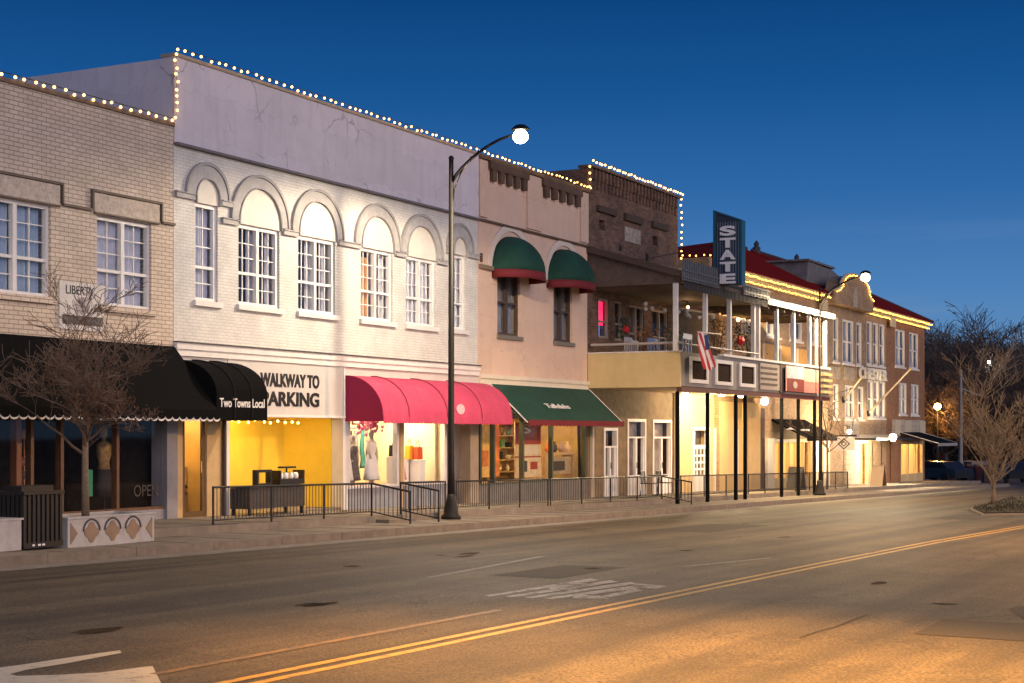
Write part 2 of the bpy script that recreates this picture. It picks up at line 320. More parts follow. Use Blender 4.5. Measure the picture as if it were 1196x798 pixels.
# ------------------------------------------------------------------ ground
def sheet(y0, y1, off, u0=-80, u1=200, sub=40):
    mb = MB()
    us = lin(u0, u1, sub+1)
    for a, b in zip(us, us[1:]): mb.poly([(a, y0, gz(a)+off), (b, y0, gz(b)+off), (b, y1, gz(b)+off), (a, y1, gz(a)+off)])
    return mb
def slab(u0, u1, y0, y1, z0, z1, mb=None):
    mb = mb or MB(); b = len(mb.v)
    mb.v += [(x, y, gz(x)+z) for z in (z0, z1) for y in (y0, y1) for x in (u0, u1)]
    mb.f += [tuple(b+i for i in q) for q in ((0,2,3,1),(4,5,7,6),(0,1,5,4),(2,6,7,3),(0,4,6,2),(1,3,7,5))]; return mb
def asphalt_mat():
    m = mat('asphalt', (.072,.054,.033), .66, var=.30, scale=.8, bump=.55, bscale=55, spec=.35)
    n = m.node_tree; L = n.links.new; b = n.nodes['Principled BSDF']; tc = n.nodes.new('ShaderNodeTexCoord')
    src = b.inputs['Base Color'].links[0].from_socket
    # aggregate speckle
    no = n.nodes.new('ShaderNodeTexNoise'); no.inputs['Scale'].default_value = 38; no.inputs['Detail'].default_value = 5; L(tc.outputs['Object'], no.inputs['Vector'])
    mr = n.nodes.new('ShaderNodeMapRange'); mr.inputs[1].default_value = .35; mr.inputs[2].default_value = .65; mr.inputs[3].default_value = .35; mr.inputs[4].default_value = 1.7; L(no.outputs[0], mr.inputs[0])
    mx = n.nodes.new('ShaderNodeVectorMath'); mx.operation = 'SCALE'; L(src, mx.inputs[0]); L(mr.outputs[0], mx.inputs['Scale'])
    # streaks worn along the lanes
    mp = n.nodes.new('ShaderNodeMapping'); mp.inputs['Scale'].default_value = (.05, 1.6, 1); L(tc.outputs['Object'], mp.inputs[0])
    n2 = n.nodes.new('ShaderNodeTexNoise'); n2.inputs['Scale'].default_value = 1; n2.inputs['Detail'].default_value = 6; L(mp.outputs[0], n2.inputs['Vector'])
    m2 = n.nodes.new('ShaderNodeMapRange'); m2.inputs[1].default_value = .35; m2.inputs[2].default_value = .65; m2.inputs[3].default_value = .58; m2.inputs[4].default_value = 1.4; L(n2.outputs[0], m2.inputs[0])
    x2 = n.nodes.new('ShaderNodeVectorMath'); x2.operation = 'SCALE'; L(mx.outputs[0], x2.inputs[0]); L(m2.outputs[0], x2.inputs['Scale'])
    # cracks
    vo = n.nodes.new('ShaderNodeTexVoronoi'); vo.feature = 'DISTANCE_TO_EDGE'; vo.inputs['Scale'].default_value = .42
    nw = n.nodes.new('ShaderNodeTexNoise'); nw.inputs['Scale'].default_value = 3; nw.inputs['Detail'].default_value = 6; L(tc.outputs['Object'], nw.inputs['Vector'])
    wa = n.nodes.new('ShaderNodeVectorMath'); wa.operation = 'MULTIPLY_ADD'; wa.inputs[1].default_value = (.6,.6,.6); L(nw.outputs['Color'], wa.inputs[0]); L(tc.outputs['Object'], wa.inputs[2])
    L(wa.outputs[0], vo.inputs['Vector'])
    cr = n.nodes.new('ShaderNodeMapRange'); cr.inputs[1].default_value = .002; cr.inputs[2].default_value = .009; cr.inputs[3].default_value = .45; cr.inputs[4].default_value = 1; L(vo.outputs['Distance'], cr.inputs[0])
    pm = n.nodes.new('ShaderNodeTexNoise'); pm.inputs['Scale'].default_value = .35; L(tc.outputs['Object'], pm.inputs['Vector'])
    pr = n.nodes.new('ShaderNodeMapRange'); pr.inputs[1].default_value = .5; pr.inputs[2].default_value = .6; L(pm.outputs[0], pr.inputs[0])
    mm = n.nodes.new('ShaderNodeMix'); mm.inputs[2].default_value = 1; L(pr.outputs[0], mm.inputs[0]); L(cr.outputs[0], mm.inputs[3])
    x3 = n.nodes.new('ShaderNodeVectorMath'); x3.operation = 'SCALE'; L(x2.outputs[0], x3.inputs[0]); L(mm.outputs[0], x3.inputs['Scale'])
    L(x3.outputs[0], b.inputs['Base Color']); return m
asph = asphalt_mat()
paving = mat('sidewalk_concrete', (.20,.165,.13), .85, var=.3, scale=1.5, bump=.3, stain=.5, stainc=(.07,.055,.045))
kerbm = mat('kerb_concrete', (.19,.155,.12), .85, var=.25, scale=4, bump=.4, stain=.4, stainc=(.08,.06,.05))
lotm = mat('far_lot_asphalt', (.06,.055,.05), .8, var=.2)
grassm = mat('rough_grass', (.022,.018,.009), .95, var=.5, scale=7, bump=1)
mb = sheet(-400, 400, -.32, -80, 200, 28)
zf = gz(200)-.32; mb.poly([(200,-400,zf),(2500,-2000,zf),(2500,2000,zf),(200,400,zf)]); mb.poly([(-80,-400,gz(-80)-.32),(-80,400,gz(-80)-.32),(-400,400,gz(-80)-.32),(-400,-400,gz(-80)-.32)])
M('ground', mb, lotm, kind='structure')
ED = -2.8; KB = -4.6; FAR = 98.5
M('road', sheet(-24, KB, -.3, -80, 190), asph, kind='structure')
M('sidewalk', slab(-40, FAR, ED, 1.0, -.4, 0), paving, kind='structure')
M('lower_sidewalk', slab(-40, FAR, KB+.16, ED-.002, -.4, -.15), paving, kind='structure')
kb = MB()
for a in range(-38, 98, 2): slab(a+.006, a+1.994, KB, KB+.16, -.4, -.15+.002, kb)
M('kerb', kb, kerbm, kind='structure')
M('near_sidewalk', slab(-60, 60, -30, -24.2, -.4, -.15), paving, kind='structure')
# sidewalk joints
jm = mat('joint', (.07,.06,.05), .95); jb = MB()
for i in range(0, 90):
    a = 5+i*1.5; 
    if a < FAR-1: slab(a, a+.015, ED+.01, -.01, -.01, .004, jb); slab(a, a+.015, KB+.17, ED-.01, -.16, -.146, jb)
M('pavement_joints', jb, jm, kind='structure')
def stripe(pts, wd, m, name, off=-.296):
    mb = MB()
    for (a, b) in zip(pts, pts[1:]):
        d = Vector((b[0]-a[0], b[1]-a[1])).normalized(); nx, ny = -d.y*wd/2, d.x*wd/2
        mb.poly([(a[0]+nx, a[1]+ny, gz(a[0])+off), (a[0]-nx, a[1]-ny, gz(a[0])+off), (b[0]-nx, b[1]-ny, gz(b[0])+off), (b[0]+nx, b[1]+ny, gz(b[0])+off)])
    return M(name, mb, m, kind='structure')
def wornpaint(name, c, amt):
    m = bpy.data.materials.new(name); m.use_nodes = True; n = m.node_tree; b = n.nodes['Principled BSDF']; b.inputs['Roughness'].default_value = .6
    tc = n.nodes.new('ShaderNodeTexCoord'); no = n.nodes.new('ShaderNodeTexNoise'); no.inputs['Scale'].default_value = 9; no.inputs['Detail'].default_value = 9; no.inputs['Roughness'].default_value = .75
    n.links.new(tc.outputs['Object'], no.inputs['Vector'])
    mr = n.nodes.new('ShaderNodeMapRange'); mr.inputs[1].default_value = amt-.08; mr.inputs[2].default_value = amt+.08; n.links.new(no.outputs[0], mr.inputs[0])
    mx = n.nodes.new('ShaderNodeMix'); mx.data_type = 'RGBA'; mx.inputs[6].default_value = (*c, 1); mx.inputs[7].default_value = (.085,.072,.058, 1)
    n.links.new(mr.outputs[0], mx.inputs[0]); n.links.new(mx.outputs[2], b.inputs['Base Color']); return m
ypaint = wornpaint('yellow_road_paint', (.45,.26,.03), .58); wpaint = wornpaint('white_road_paint', (.34,.30,.27), .5); wpaint2 = wornpaint('faded_road_paint', (.17,.14,.12), .5)
wpaint3 = wornpaint('bright_road_paint', (.5,.46,.38), .62)
yl = [G(x, y) for x, y in [(180,826),(290,798),(400,773),(500,751),(600,729),(700,708),(800,688),(900,669),(1000,651),(1100,633),(1196,615)]]
yy = sum(p[1] for p in yl)/len(yl)
ypts = [(-30, yy-.02), (0, yy-.01), (15, yy), (24, yy), (32, yy-.05), (44, yy-.5), (60, yy-2.2), (80, yy-6)]
stripe([(a, b+.11) for a, b in ypts], .10, ypaint, 'yellow_line')
stripe([(a, b-.11) for a, b in ypts], .10, ypaint, 'yellow_line')
y2 = [G(180,788), G(300,768), G(500,727), G(560,715)]
stripe([(y2[0][0]-.0, y2[0][1]), (y2[3][0]+.3, y2[0][1]+.08)], .10, wornpaint('yellow_worn_paint', (.24,.14,.04), .5), 'edge_line')
for a, b in (((500,675),(634,650)), ((800,662),(900,652))):
    stripe([G(*a), G(*b)], .11, wpaint2, 'lane_line')
# stretched word and arrow marking in the lane
arrow = MB()
def rp(pts, off=-.296):
    arrow.poly([(p[0], p[1], gz(p[0])+off) for p in [G(*q) for q in pts]])
for q in ([(566,696),(572,697),(700,678),(690,676)], [(590,697),(600,698),(722,680),(712,678)], [(612,698),(622,699),(746,682),(735,680)],
          [(634,699),(646,700),(760,686),(742,684)], [(668,699),(712,700),(700,696),(676,695)], [(700,697),(712,698),(752,690),(742,688)],
          [(655,681),(695,682),(664,690),(640,688)], [(738,681),(780,685),(766,688),(740,687)]):
    rp(q)
M('lane_marking', arrow, wpaint, kind='structure')
# worn concrete patch near the camera
pm_ = MB()
q = [G(*p) for p in [(-40,806),(192,806),(178,778),(118,786),(60,789),(20,790),(-40,776)]]
pm_.poly([(p[0], p[1], gz(p[0])-.297) for p in q])
M('road_patch', pm_, wpaint3, kind='structure')
M('road_patch', MB().poly([(p[0], p[1], gz(p[0])-.2965) for p in [G(*p) for p in [(-30,784),(25,777),(70,770),(140,760),(142,763),(80,775),(30,783),(-30,800)]]]), wpaint3, kind='structure')
M('manhole_cover', MB().poly([(p[0], p[1], gz(p[0])-.295) for p in [G(*p) for p in [(1178,712),(1186,709),(1240,707),(1300,716),(1290,735),(1200,727)]]]), mat('dark_patch', (.018,.014,.012), .9), kind='structure')
seam = mat('seam_tar', (.02,.017,.015), .8)
sb = MB()
random.seed(3); u = -10; yv = -6.6
while u < 90:
    y2_ = -6.6+random.uniform(-.06, .06); sb.poly([(u, yv-.03, gz(u)-.296), (u+1.5, y2_-.03, gz(u+1.5)-.296), (u+1.5, y2_+.03, gz(u+1.5)-.296), (u, yv+.03, gz(u)-.296)]); u += 1.5; yv = y2_
M('road_seam', sb, seam, kind='structure')
stripe([(-30, KB-.3), (98, KB-.3)], .55, mat('gutter_concrete', (.20,.175,.15), .85, var=.25, scale=3, stain=.4), 'gutter', -.296)
rs = random.Random(31); os_ = mat('oil_stain', (.046,.034,.021), .9, var=.5, scale=6, spec=.05); tp_ = mat('newer_asphalt', (.040,.031,.021), .8, var=.3, scale=20, bump=.5)
def blob(mb, u, y, ru, ry_2, off):
    mb.poly([(u+ru*cos(a)*(1+rb), y+ry_2*sin(a)*(1+rb), gz(u+ru*cos(a)*(1+rb))+off) for a, rb in [(2*pi*k/18, rs.uniform(-.25,.25)) for k in range(18)]])
mb = MB()
for k in range(26): blob(mb, rs.uniform(9,60), rs.choice([-8.6,-11.8,-17.5,-20.5])+rs.gauss(0,.35), rs.uniform(.08,.35), rs.uniform(.05,.16), -.2955)
M('oil_stains', mb, os_, kind='structure')
mb = MB()
for (u, y, w_, h_) in ((19.5,-12.4,2.6,1.1),(33,-9.6,4.5,1.6),(15.2,-19.4,1.7,1.2),(44,-13.2,5,1.3)): mb.poly([(u,y,gz(u)-.2968),(u+w_,y+.08,gz(u+w_)-.2968),(u+w_-.1,y+h_,gz(u+w_)-.2968),(u+.06,y+h_-.05,gz(u)-.2968)])
M('asphalt_patches', mb, tp_, kind='structure')
mb = MB()
for k in range(16):
    u, y = rs.uniform(9,38), rs.uniform(-20.5,-6.5); a = rs.uniform(-.5,.5)+(pi/2 if k % 4 == 0 else 0)
    for j in range(rs.randint(5,14)):
        a += rs.gauss(0,.25); u2, y2_ = u+.22*cos(a), y+.22*sin(a); nx, ny = -sin(a)*.012, cos(a)*.012
        if -20.8 < y2_ < -5.6: mb.poly([(u+nx,y+ny,gz(u)-.2952),(u-nx,y-ny,gz(u)-.2952),(u2-nx,y2_-ny,gz(u2)-.2952),(u2+nx,y2_+ny,gz(u2)-.2952)])
        u, y = u2, y2_
M('tar_cracks', mb, seam, kind='structure')
# crack in the lower right
ck = MB(); cp = [G(*p) for p in [(935,745),(955,738),(975,733),(990,727),(1003,722),(1014,718)]]
for a, b in zip(cp, cp[1:]): ck.poly([(a[0], a[1]-.012, gz(a[0])-.295), (b[0], b[1]-.012, gz(b[0])-.295), (b[0], b[1]+.015, gz(b[0])-.295), (a[0], a[1]+.015, gz(a[0])-.295)])
M('road_crack', ck, seam, kind='structure')
# ------------------------------------------------------------------ windows
def grid(mb, x0, x1, z0, z1, nx, nz, y0, y1, t=.022):
    for i in range(1, nx): x = x0+(x1-x0)*i/nx; mb.box(x-t/2, x+t/2, y0, y1, z0, z1)
    for j in range(1, nz): z = z0+(z1-z0)*j/nz; mb.box(x0, x1, y0+.003, y1+.003, z-t/2, z+t/2)
def curtain_mb(x0, x1, z0, z1, y, amp=.025, n=26):
    mb = MB(); b = 0
    for i in range(n+1):
        x = x0+(x1-x0)*i/n; yy_ = y+amp*sin(i*2.2)+amp*.5*sin(i*.9)
        mb.v += [(x, yy_, z0), (x, yy_, z1)]
    for i in range(n): mb.f.append((2*i, 2*i+2, 2*i+3, 2*i+1))
    return mb
def window(par, x0, x1, z0, z1, fm, cm, sashes=2, mid=.4, gx=2, gz_=(2, 4), fw=.07, rec=.12, sill=None, silm=None, glassm=None, room=None, cgap=0, name='window'):
    f = MB(); y0, y1 = rec-.06, rec+.04
    f.box(x0, x0+fw, y0, y1, z0, z1).box(x1-fw, x1, y0, y1, z0, z1).box(x0+fw, x1-fw, y0, y1, z0, z0+fw).box(x0+fw, x1-fw, y0, y1, z1-fw, z1)
    xs = lin(x0+fw, x1-fw, sashes+1); mw = .05
    for x in xs[1:-1]: f.box(x-mw, x+mw, y0-.01, y1, z0+fw, z1-fw)
    zm = z0+(z1-z0)*mid
    for i in range(sashes):
        a = xs[i]+(mw if i else 0); b = xs[i+1]-(mw if i < sashes-1 else 0)
        f.box(a, b, y0+.004, y1-.01, zm-.03, zm+.03)
        grid(f, a, b, z0+fw, zm-.03, gx, gz_[0], y0+.05, y1-.025); grid(f, a, b, zm+.03, z1-fw, gx, gz_[1], y0+.05, y1-.025)
    w_ = M(name, f, fm, par)
    M('pane', MB().box(x0+fw*.5, x1-fw*.5, rec+.012, rec+.018, z0+fw*.5, z1-fw*.5), glassm or glass2, w_)
    if sill: M('sill', MB().box(x0-sill, x1+sill, -.09, rec-.061, z0-.12, z0-.002), silm or fm, w_)
    if cm:
        for i in range(sashes):
            a, b = xs[i], xs[i+1]
            if cgap: # curtains drawn to both sides, dark gap between
                g = (b-a)*cgap
                M('curtain', curtain_mb(a+.01, a+(b-a-g)/2, z0+.02, z1-.02, rec+.12, n=9), cm, w_); M('curtain', curtain_mb(b-(b-a-g)/2, b-.01, z0+.02, z1-.02, rec+.12, n=9), cm, w_)
            else: M('curtain', curtain_mb(a+.01, b-.01, z0+.02, z1-.02, rec+.12), cm, w_)
    M('dark_backing', MB().box(x0, x1, rec+.25, rec+.27, z0, z1), room or darkw, w_)
    return w_
def shell(par, u0, u1, zt, depth, m_side, m_roof=roofm, zroof=None, left=True, right=True, zb=-2):
    zr = zroof if zroof else zt-.6
    if left: M('side_wall', MB().box(u0+.002, u0+.3, .302, depth, zb, zt), m_side, par)
    if right: M('side_wall', MB().box(u1-.3, u1-.002, .302, depth, zb, zt), m_side, par)
    M('back_wall', MB().box(u0+.3, u1-.3, depth-.3, depth, zb, zt-.3), m_side, par)
    M('roof', MB().box(u0+.3, u1-.3, .302, depth-.3, zr-.2, zr), m_roof, par)
def bulbs(par, pts, r=.045, bm_=None):
    pro = None
    rj_ = random.Random(len(pts))
    for p in pts:
        p = (p[0]+rj_.uniform(-.05,.05), p[1]+rj_.uniform(-.02,.01), p[2]+rj_.uniform(-.035,.02))
        if pro is None:
            o = MB().ball(0,0,0, r, 8); pro = M('bulb', o, bm_ or bulbm, par, org=(0,0,0), smooth=True); c = pro
        else: c = pro.copy(); col.objects.link(c); c.parent = par
        c.location = Vector(p)-wl(par)
def light_string(label, pts, base, group='strings of white lights along the rooflines', sag=.0, r=.045, bm_=None):
    r = r*.68
    t = T('string_lights', base, label, 'string lights', group)
    M('wire', MB().tube([(p[0], p[1], p[2]+r*1.2) for p in pts], .009, 4), cable, t)
    bulbs(t, pts, r, bm_); return t
# ================================================================== building 1 (tan brick, left)
t1 = T('brick_shop_building', (14, 0, gz(20)), 'two storey tan brick building with dark shopfront at the far left', 'building')
b1l, b1r = 14.0, 26.49
W1 = (U(-22), U(59), 4.40, 6.16); W2 = (U(113), U(176.7), 4.36, 6.14)
GL0 = .22; SHT = 2.6
M('wall', MB().wall(b1l, b1r, SHT, 8.30, 0, .3, [W1, W2, (b1l+1.5, b1l+3.6, 4.4, 6.16)]), tan_brick, t1)
M('coping', MB().box(b1l, b1r, -.05, .34, 8.30, 8.38), mat('coping_tile', (.17,.12,.08), .7, var=.2), t1)
shell(t1, b1l, b1r, 8.28, 16, tan_brick, right=False)
for W, c in ((W1, mat('blue_grey_curtain', (.46,.52,.60), .9, var=.12)), (W2, curtain_l), ((b1l+1.5, b1l+3.6, 4.4, 6.16), curtain_l)):
    window(t1, *W, trimw, c, mid=.40, gx=2, gz_=(2, 3), sill=.1, silm=tan_brick)
hood = MB(); hl = MB()
for W in (W1, W2, (b1l+1.5, b1l+3.6)):
    a, b = W[0]-.10, W[1]+.22
    hood.box(a, b, -.04, -.002, 6.2, 6.58)
    hl.box(a-.04, b+.04, -.075, -.002, 6.59, 6.64).box(a-.08, a-.04, -.07, -.002, 6.24, 6.64).box(b+.04, b+.08, -.07, -.002, 6.24, 6.64).box(a, b, -.06, -.002, 6.165, 6.2)
for a, b in ((W1[1]+.3, W2[0]-.18), (W2[1]+.3, b1r), (b1l+3.9, W1[0]-.18)): hl.box(a, b, -.07, -.002, 6.2, 6.25)
M('window_hood', hood, mat('rough_stone', (.50,.42,.34), .9, var=.25, scale=9, bump=1, bscale=20), t1); M('string_course', hl, mat('dark_moulding', (.15,.11,.08), .8, var=.2), t1)
# shopfront of building 1
pu0 = U(190)
M('pier', MB().box(pu0, b1r-.002, -.12, .3, -.5, SHT), greyp, t1)
M('bulkhead', MB().box(b1l, pu0-.002, -.05, .25, -.5, GL0), greyp, t1)
wf = MB()
for x in (-30, 37, 72, 137): wf.box(U(x)-.04, U(x)+.04, -.02, .12, GL0, SHT)
wf.box(b1l, pu0, -.03, .14, SHT-.12, SHT-.002).box(b1l, pu0, -.03, .14, GL0, GL0+.06)
sf = M('shop_window', wf, brownwood, t1)
M('pane', MB().box(b1l, pu0, .04, .05, GL0+.05, SHT-.1), glass, sf)
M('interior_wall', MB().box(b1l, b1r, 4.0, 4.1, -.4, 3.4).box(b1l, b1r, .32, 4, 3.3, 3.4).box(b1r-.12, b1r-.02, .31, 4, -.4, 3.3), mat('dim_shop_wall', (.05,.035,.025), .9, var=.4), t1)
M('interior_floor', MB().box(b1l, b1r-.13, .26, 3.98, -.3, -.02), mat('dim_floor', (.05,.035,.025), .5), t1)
M('wood_column', MB().box(U(36)-.07, U(36)+.07, .3, .45, -.02, 2.5), mat('orange_wood', (.28,.11,.05), .4), t1)
text('window_lettering', 'OPEN', U(158), U(186), .62, .24, .034, mat('faint_lettering', (.07,.055,.05), .8), t1, .004)
# goods dimly seen in the dark window
M('door_sign_green', MB().box(U(104), U(111), .06, .09, .55, 1.08), mat('green_sign', (.01,.22,.12), .6), t1).name = 'window_sign'
for k, (x, z, r, c) in enumerate([(50,1.75,.12,(.45,.22,.1)), (60,1.78,.1,(.5,.25,.12)), (52,1.2,.09,(.55,.5,.45)), (57,1.25,.1,(.4,.14,.1)), (63,1.0,.11,(.3,.26,.25)), (50,.75,.14,(.12,.1,.1)), (62,.6,.13,(.15,.13,.13)), (42,.55,.16,(.14,.08,.05))]):
    setp(M('display_ornament', MB().ball(U(x), .7, z, r, 12).tube([(U(x), .7, z-r), (U(x), .7, -.02)], .015, 6), mat('ornament_%d' % k, c, .5), smooth=True, org=(U(x), .7, 0)),
         ['orange round lantern high in the dark left shop window', 'second orange lantern beside the first in the dark left shop window', 'small white ornament on a stand in the dark left shop window', 'small red ornament beside the white one in the dark left shop window', 'grey round ornament near the middle of the dark left shop window', 'dark round ornament low in the dark left shop window', 'low grey bundle behind the litter bin in the shop window', 'low brown bundle at the left of the dark shop window'][k], 'ornament', 'ornaments in the dark shop window')
dr = T('dressed_mannequin', (U(152), .7, 0), 'mannequin in gold top and dark skirt inside the dark shop window', 'mannequin')
M('torso', MB().lathe(U(152), .7, [(.03,1.95),(.09,1.88),(.10,1.75),(.04,1.70),(.05,1.66),(.19,1.58),(.2,1.4),(.14,1.2),(.17,1.05)], 12, 1, .6), mat('gold_cloth', (.26,.17,.07), .6, var=.5, scale=12), dr, smooth=True)
M('skirt', MB().lathe(U(152), .7, [(.17,1.06),(.22,.8),(.24,.5),(.03,.48),(.03,-.02)], 12, 1, .6), mat('dark_skirt', (.03,.025,.03), .8), dr, smooth=True)
bl = bpy.data.lights.new('shop_lamp', 'POINT')
# wall sign
sg = T('wall_sign', (U(92), -.03, 3.9), 'white square painted sign reading LIBERTY on the tan brick wall', 'sign')
sx0, sx1, sz0, sz1 = U(68), U(120), Z(94,386), Z(94,331)
M('board', MB().box(sx0, sx1, -.04, -.003, sz0, sz1), mat('sign_white', (.62,.58,.54), .7, var=.15, scale=6, stain=.3, stainc=(.3,.27,.25)), sg)
text('lettering', 'LIBERTY', U(75), U(108), sz1-.15, .17, -.045, letterb, sg, .006, bold=.01)
M('dark_band', MB().box(sx0+.07, sx1-.05, -.05, -.042, sz0+.1, sz0+.28), mat('sign_dark', (.1,.085,.08), .7, var=.6, scale=14), sg)
M('emblem', MB().lathe(0,0,[(.001,0),(.001,0)],4) if False else MB().prism([( (sx0+sx1)/2+.2*cos(a)*1.0, (sz0+sz1)/2+.02+.17*sin(a)) for a in lin(0, 2*pi*15/16, 16)], -.05, -.042, 'y'), mat('sign_grey', (.33,.30,.30), .7, var=.6, scale=14), sg)
# black sloped awning
def scallop(mb, x0, x1, y, z, h=.1, w_=.22, t=.012):
    n = max(2, int(round((x1-x0)/w_))); d = (x1-x0)/n
    pts = [(x0, z+.12)]
    for i in range(n):
        for k in range(0, 7):
            a = pi*k/6; pts.append((x0+d*(i+.5)-d/2*cos(a), z-h*.75*sin(a)))
    pts.append((x1, z+.12)); mb.prism(pts, y-t, y, 'y')
aw = T('black_awning', (20, -.6, 2.1), 'long black sloping awning with scalloped edge over the left shopfront', 'awning')
a0, a1 = b1l, 26.46
M('canopy', MB().prism([(-.002,3.64),(-.06,3.64),(-1.26,2.22),(-1.26,2.16),(-1.22,2.16),(-.002,2.9)], a0, a1), black_fab, aw)
v = MB(); scallop(v, a0, a1, -1.262, 2.16, .1); M('valance', v, black_fab, aw)
v = MB(); scallop(v, a0, a1, -1.256, 2.12, .1, t=.008); M('trim', v, white_fab, aw)
# quarter-round black awning
def round_awning(label, u0, u1, p, ztop, zfront, zbot, m, name='round_awning', rib=(), n=12, capm=None, yb=-.003):
    prof = [(yb, zbot+.0)]
    prof = [(yb, ztop)]
    for i in range(n+1):
        a = pi/2*i/n; prof.append((-.02-(p-.02)*sin(a), zfront+(ztop-zfront)*cos(a)))
    prof += [(-p, zbot), (-p+.03, zbot)]
    inner = [(-p+.03, zfront)]+[(-.02-(p-.05)*sin(a), zfront+(ztop-zfront-.04)*cos(a)) for a in [pi/2*i/n for i in range(n-1, -1, -1)]]+[(yb, ztop-.04)]
    t = T(name, ((u0+u1)/2, -p/2, zbot), label, 'awning')
    M('canopy', MB().prism(prof+inner, u0+.02, u1-.02), m, t)
    cap = [(yb, zbot)]+[q for q in [(yb, ztop)]+prof[1:-2]]+[(-p, zbot)]
    M('end_panel', MB().prism(cap, u0, u0+.018).prism(cap, u1-.018, u1), capm or m, t)
    rb = MB()
    for x in rib:
        pr = [(yy_-.012*(1 if yy_ < -.1 else 0), zz+.012) for yy_, zz in prof[:-1]]
        rb.tube([(x, a, b) for a, b in pr], .014, 5)
    if rib: M('rib', rb, mat(m.name+'_dark', tuple(c*.5 for c in m.node_tree.nodes['Principled BSDF'].inputs['Base Color'].default_value[:3]), .8), t)
    return t
ra = round_awning('small black quarter round awning with white lettering over the lit doorway', 26.5, 28.27, 1.14, 3.37, 2.63, 2.08, black_fab, rib=(27.1, 27.7))
text('lettering', 'Two Towns Local', 26.60, 28.16, 2.45, .19, -1.146, letterw, ra, .006, bold=.012)
# ================================================================== building 2 (white brick with arches)
b2l, b2r = 26.5, 39.94
t2 = T('arched_white_building', (b2l, 0, gz(33)), 'white painted brick building with six arched upper windows', 'building')
WZ0, WZ1 = 4.70, 6.52
win2 = [(27.22, 28.0, 4.68, 6.80), (28.74, 30.30, WZ0, WZ1), (31.05, 32.62, WZ0, WZ1), (33.78, 35.30, WZ0, WZ1), (35.98, 37.52, WZ0, WZ1), (38.5, 39.2, 4.72, 6.82)]
M('wall', MB().wall(b2l, b2r, 3.74, 7.92, 0, .3, win2), white_brick, t2)
M('parapet', MB().box(b2l, b2r, -.03, .3, 7.98, 9.80), stucco, t2)
M('ledge', MB().box(b2l+.01, b2r-.01, -.12, .3, 7.925, 7.978), mat('ledge_dark', (.16,.14,.14), .7, var=.2), t2)
M('coping', MB().box(b2l-.02, b2r, -.07, .34, 9.80, 9.87), mat('coping_tan', (.36,.29,.20), .7), t2)
shell(t2, b2l, b2r, 9.78, 18, stucco, zroof=9.2)
M('belt_course', MB().box(b2l+.005, b2r, -.10, .3, 3.60, 3.735).box(b2l+.005, b2r, -.06, .3, 3.46, 3.60), trimw, t2)
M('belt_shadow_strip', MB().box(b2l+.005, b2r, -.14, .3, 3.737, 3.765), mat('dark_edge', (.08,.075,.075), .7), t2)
curts = [curtain_l, curtain_l, curtain_l, None, curtain_l, curtain_l]
for i, W in enumerate(win2):
    nar = i in (0, 5)
    wn = window(t2, *W, white, curts[i], sashes=1 if nar else 2, mid=.40 if not nar else .35, gx=2 if nar else 3, gz_=(2, 3), fw=.08, sill=.09, silm=trimw,
                room=curtain_d, cgap=(.45 if i in (1, 2) else 0))
    if i == 3:
        M('curtain', curtain_mb(W[0]+.1, W[0]+.72, W[2]+.1, W[3]-.2, .26), mat('orange_drape', (.75,.38,.12), .8, var=.25), wn)
        M('curtain', curtain_mb((W[0]+W[1])/2+.45, W[1]-.06, W[2]+.05, W[3]-.05, .26, n=8), curtain_l, wn)
# arch mouldings: outer ring, inner ring and plaster tympanum
def ring(mb, cx, zc_, r0, r1, y0, y1, n=28, leg=0):
    P = [(cx-r1, zc_-leg)] if leg else []
    P += [(cx-r1*cos(pi*i/n), zc_+r1*sin(pi*i/n)) for i in range(n+1)]
    if leg: P += [(cx+r1, zc_-leg)]
    Q = ([(cx+r0, zc_-leg)] if leg else [])+[(cx+r0*cos(pi*i/n), zc_+r0*sin(pi*i/n)) for i in range(n+1)]+([(cx-r0, zc_-leg)] if leg else [])
    k = len(P); b = len(mb.v)
    for y in (y0, y1): mb.v += [(x, y, z) for x, z in P]+[(x, y, z) for x, z in Q]
    for i in range(k-1):
        j = 2*k-1-i
        mb.f.append((b+i, b+i+1, b+j-1, b+j)); mb.f.append((b+2*k+i, b+2*k+j, b+2*k+j-1, b+2*k+i+1))
        mb.f.append((b+i, b+2*k+i, b+2*k+i+1, b+i+1)); mb.f.append((b+j-1, b+2*k+j-1, b+2*k+j, b+j))
ring_o, ring_m, tym, imp = MB(), MB(), MB(), MB()
for i, W in enumerate(win2):
    nar = i in (0, 5); cx = (W[0]+W[1])/2
    zs = 6.60 if not nar else 6.95
    r1 = 1.11 if not nar else .76; ri = (W[1]-W[0])/2
    ring(ring_o, cx, zs, r1-.07, r1, -.085, -.003, leg=.0); ring(ring_m, cx, zs, ri+.035, r1-.075, -.055, -.003); ring(ring_o, cx, zs, ri, ri+.03, -.08, -.003, leg=zs-W[3])
    tym.prism([(cx+ri*cos(pi*k/24), zs+ri*sin(pi*k/24)) for k in range(25)]+[(W[0], W[3]+.004), (W[1], W[3]+.004)], -.012, -.002, 'y')
for a, b, z in ((26.52, 27.14, 6.93), (28.06, 28.46, 6.93), (28.10, 28.66, 6.55), (30.38, 30.97, 6.55), (32.70, 33.70, 6.55), (35.38, 35.92, 6.55), (37.58, 38.1, 6.55), (38.1, 38.45, 6.9), (39.28, 39.9, 6.9)):
    imp.box(a, b, -.08, -.003, z-.1, z).box(a-.01, b+.01, -.11, -.004, z+.002, z+.03)
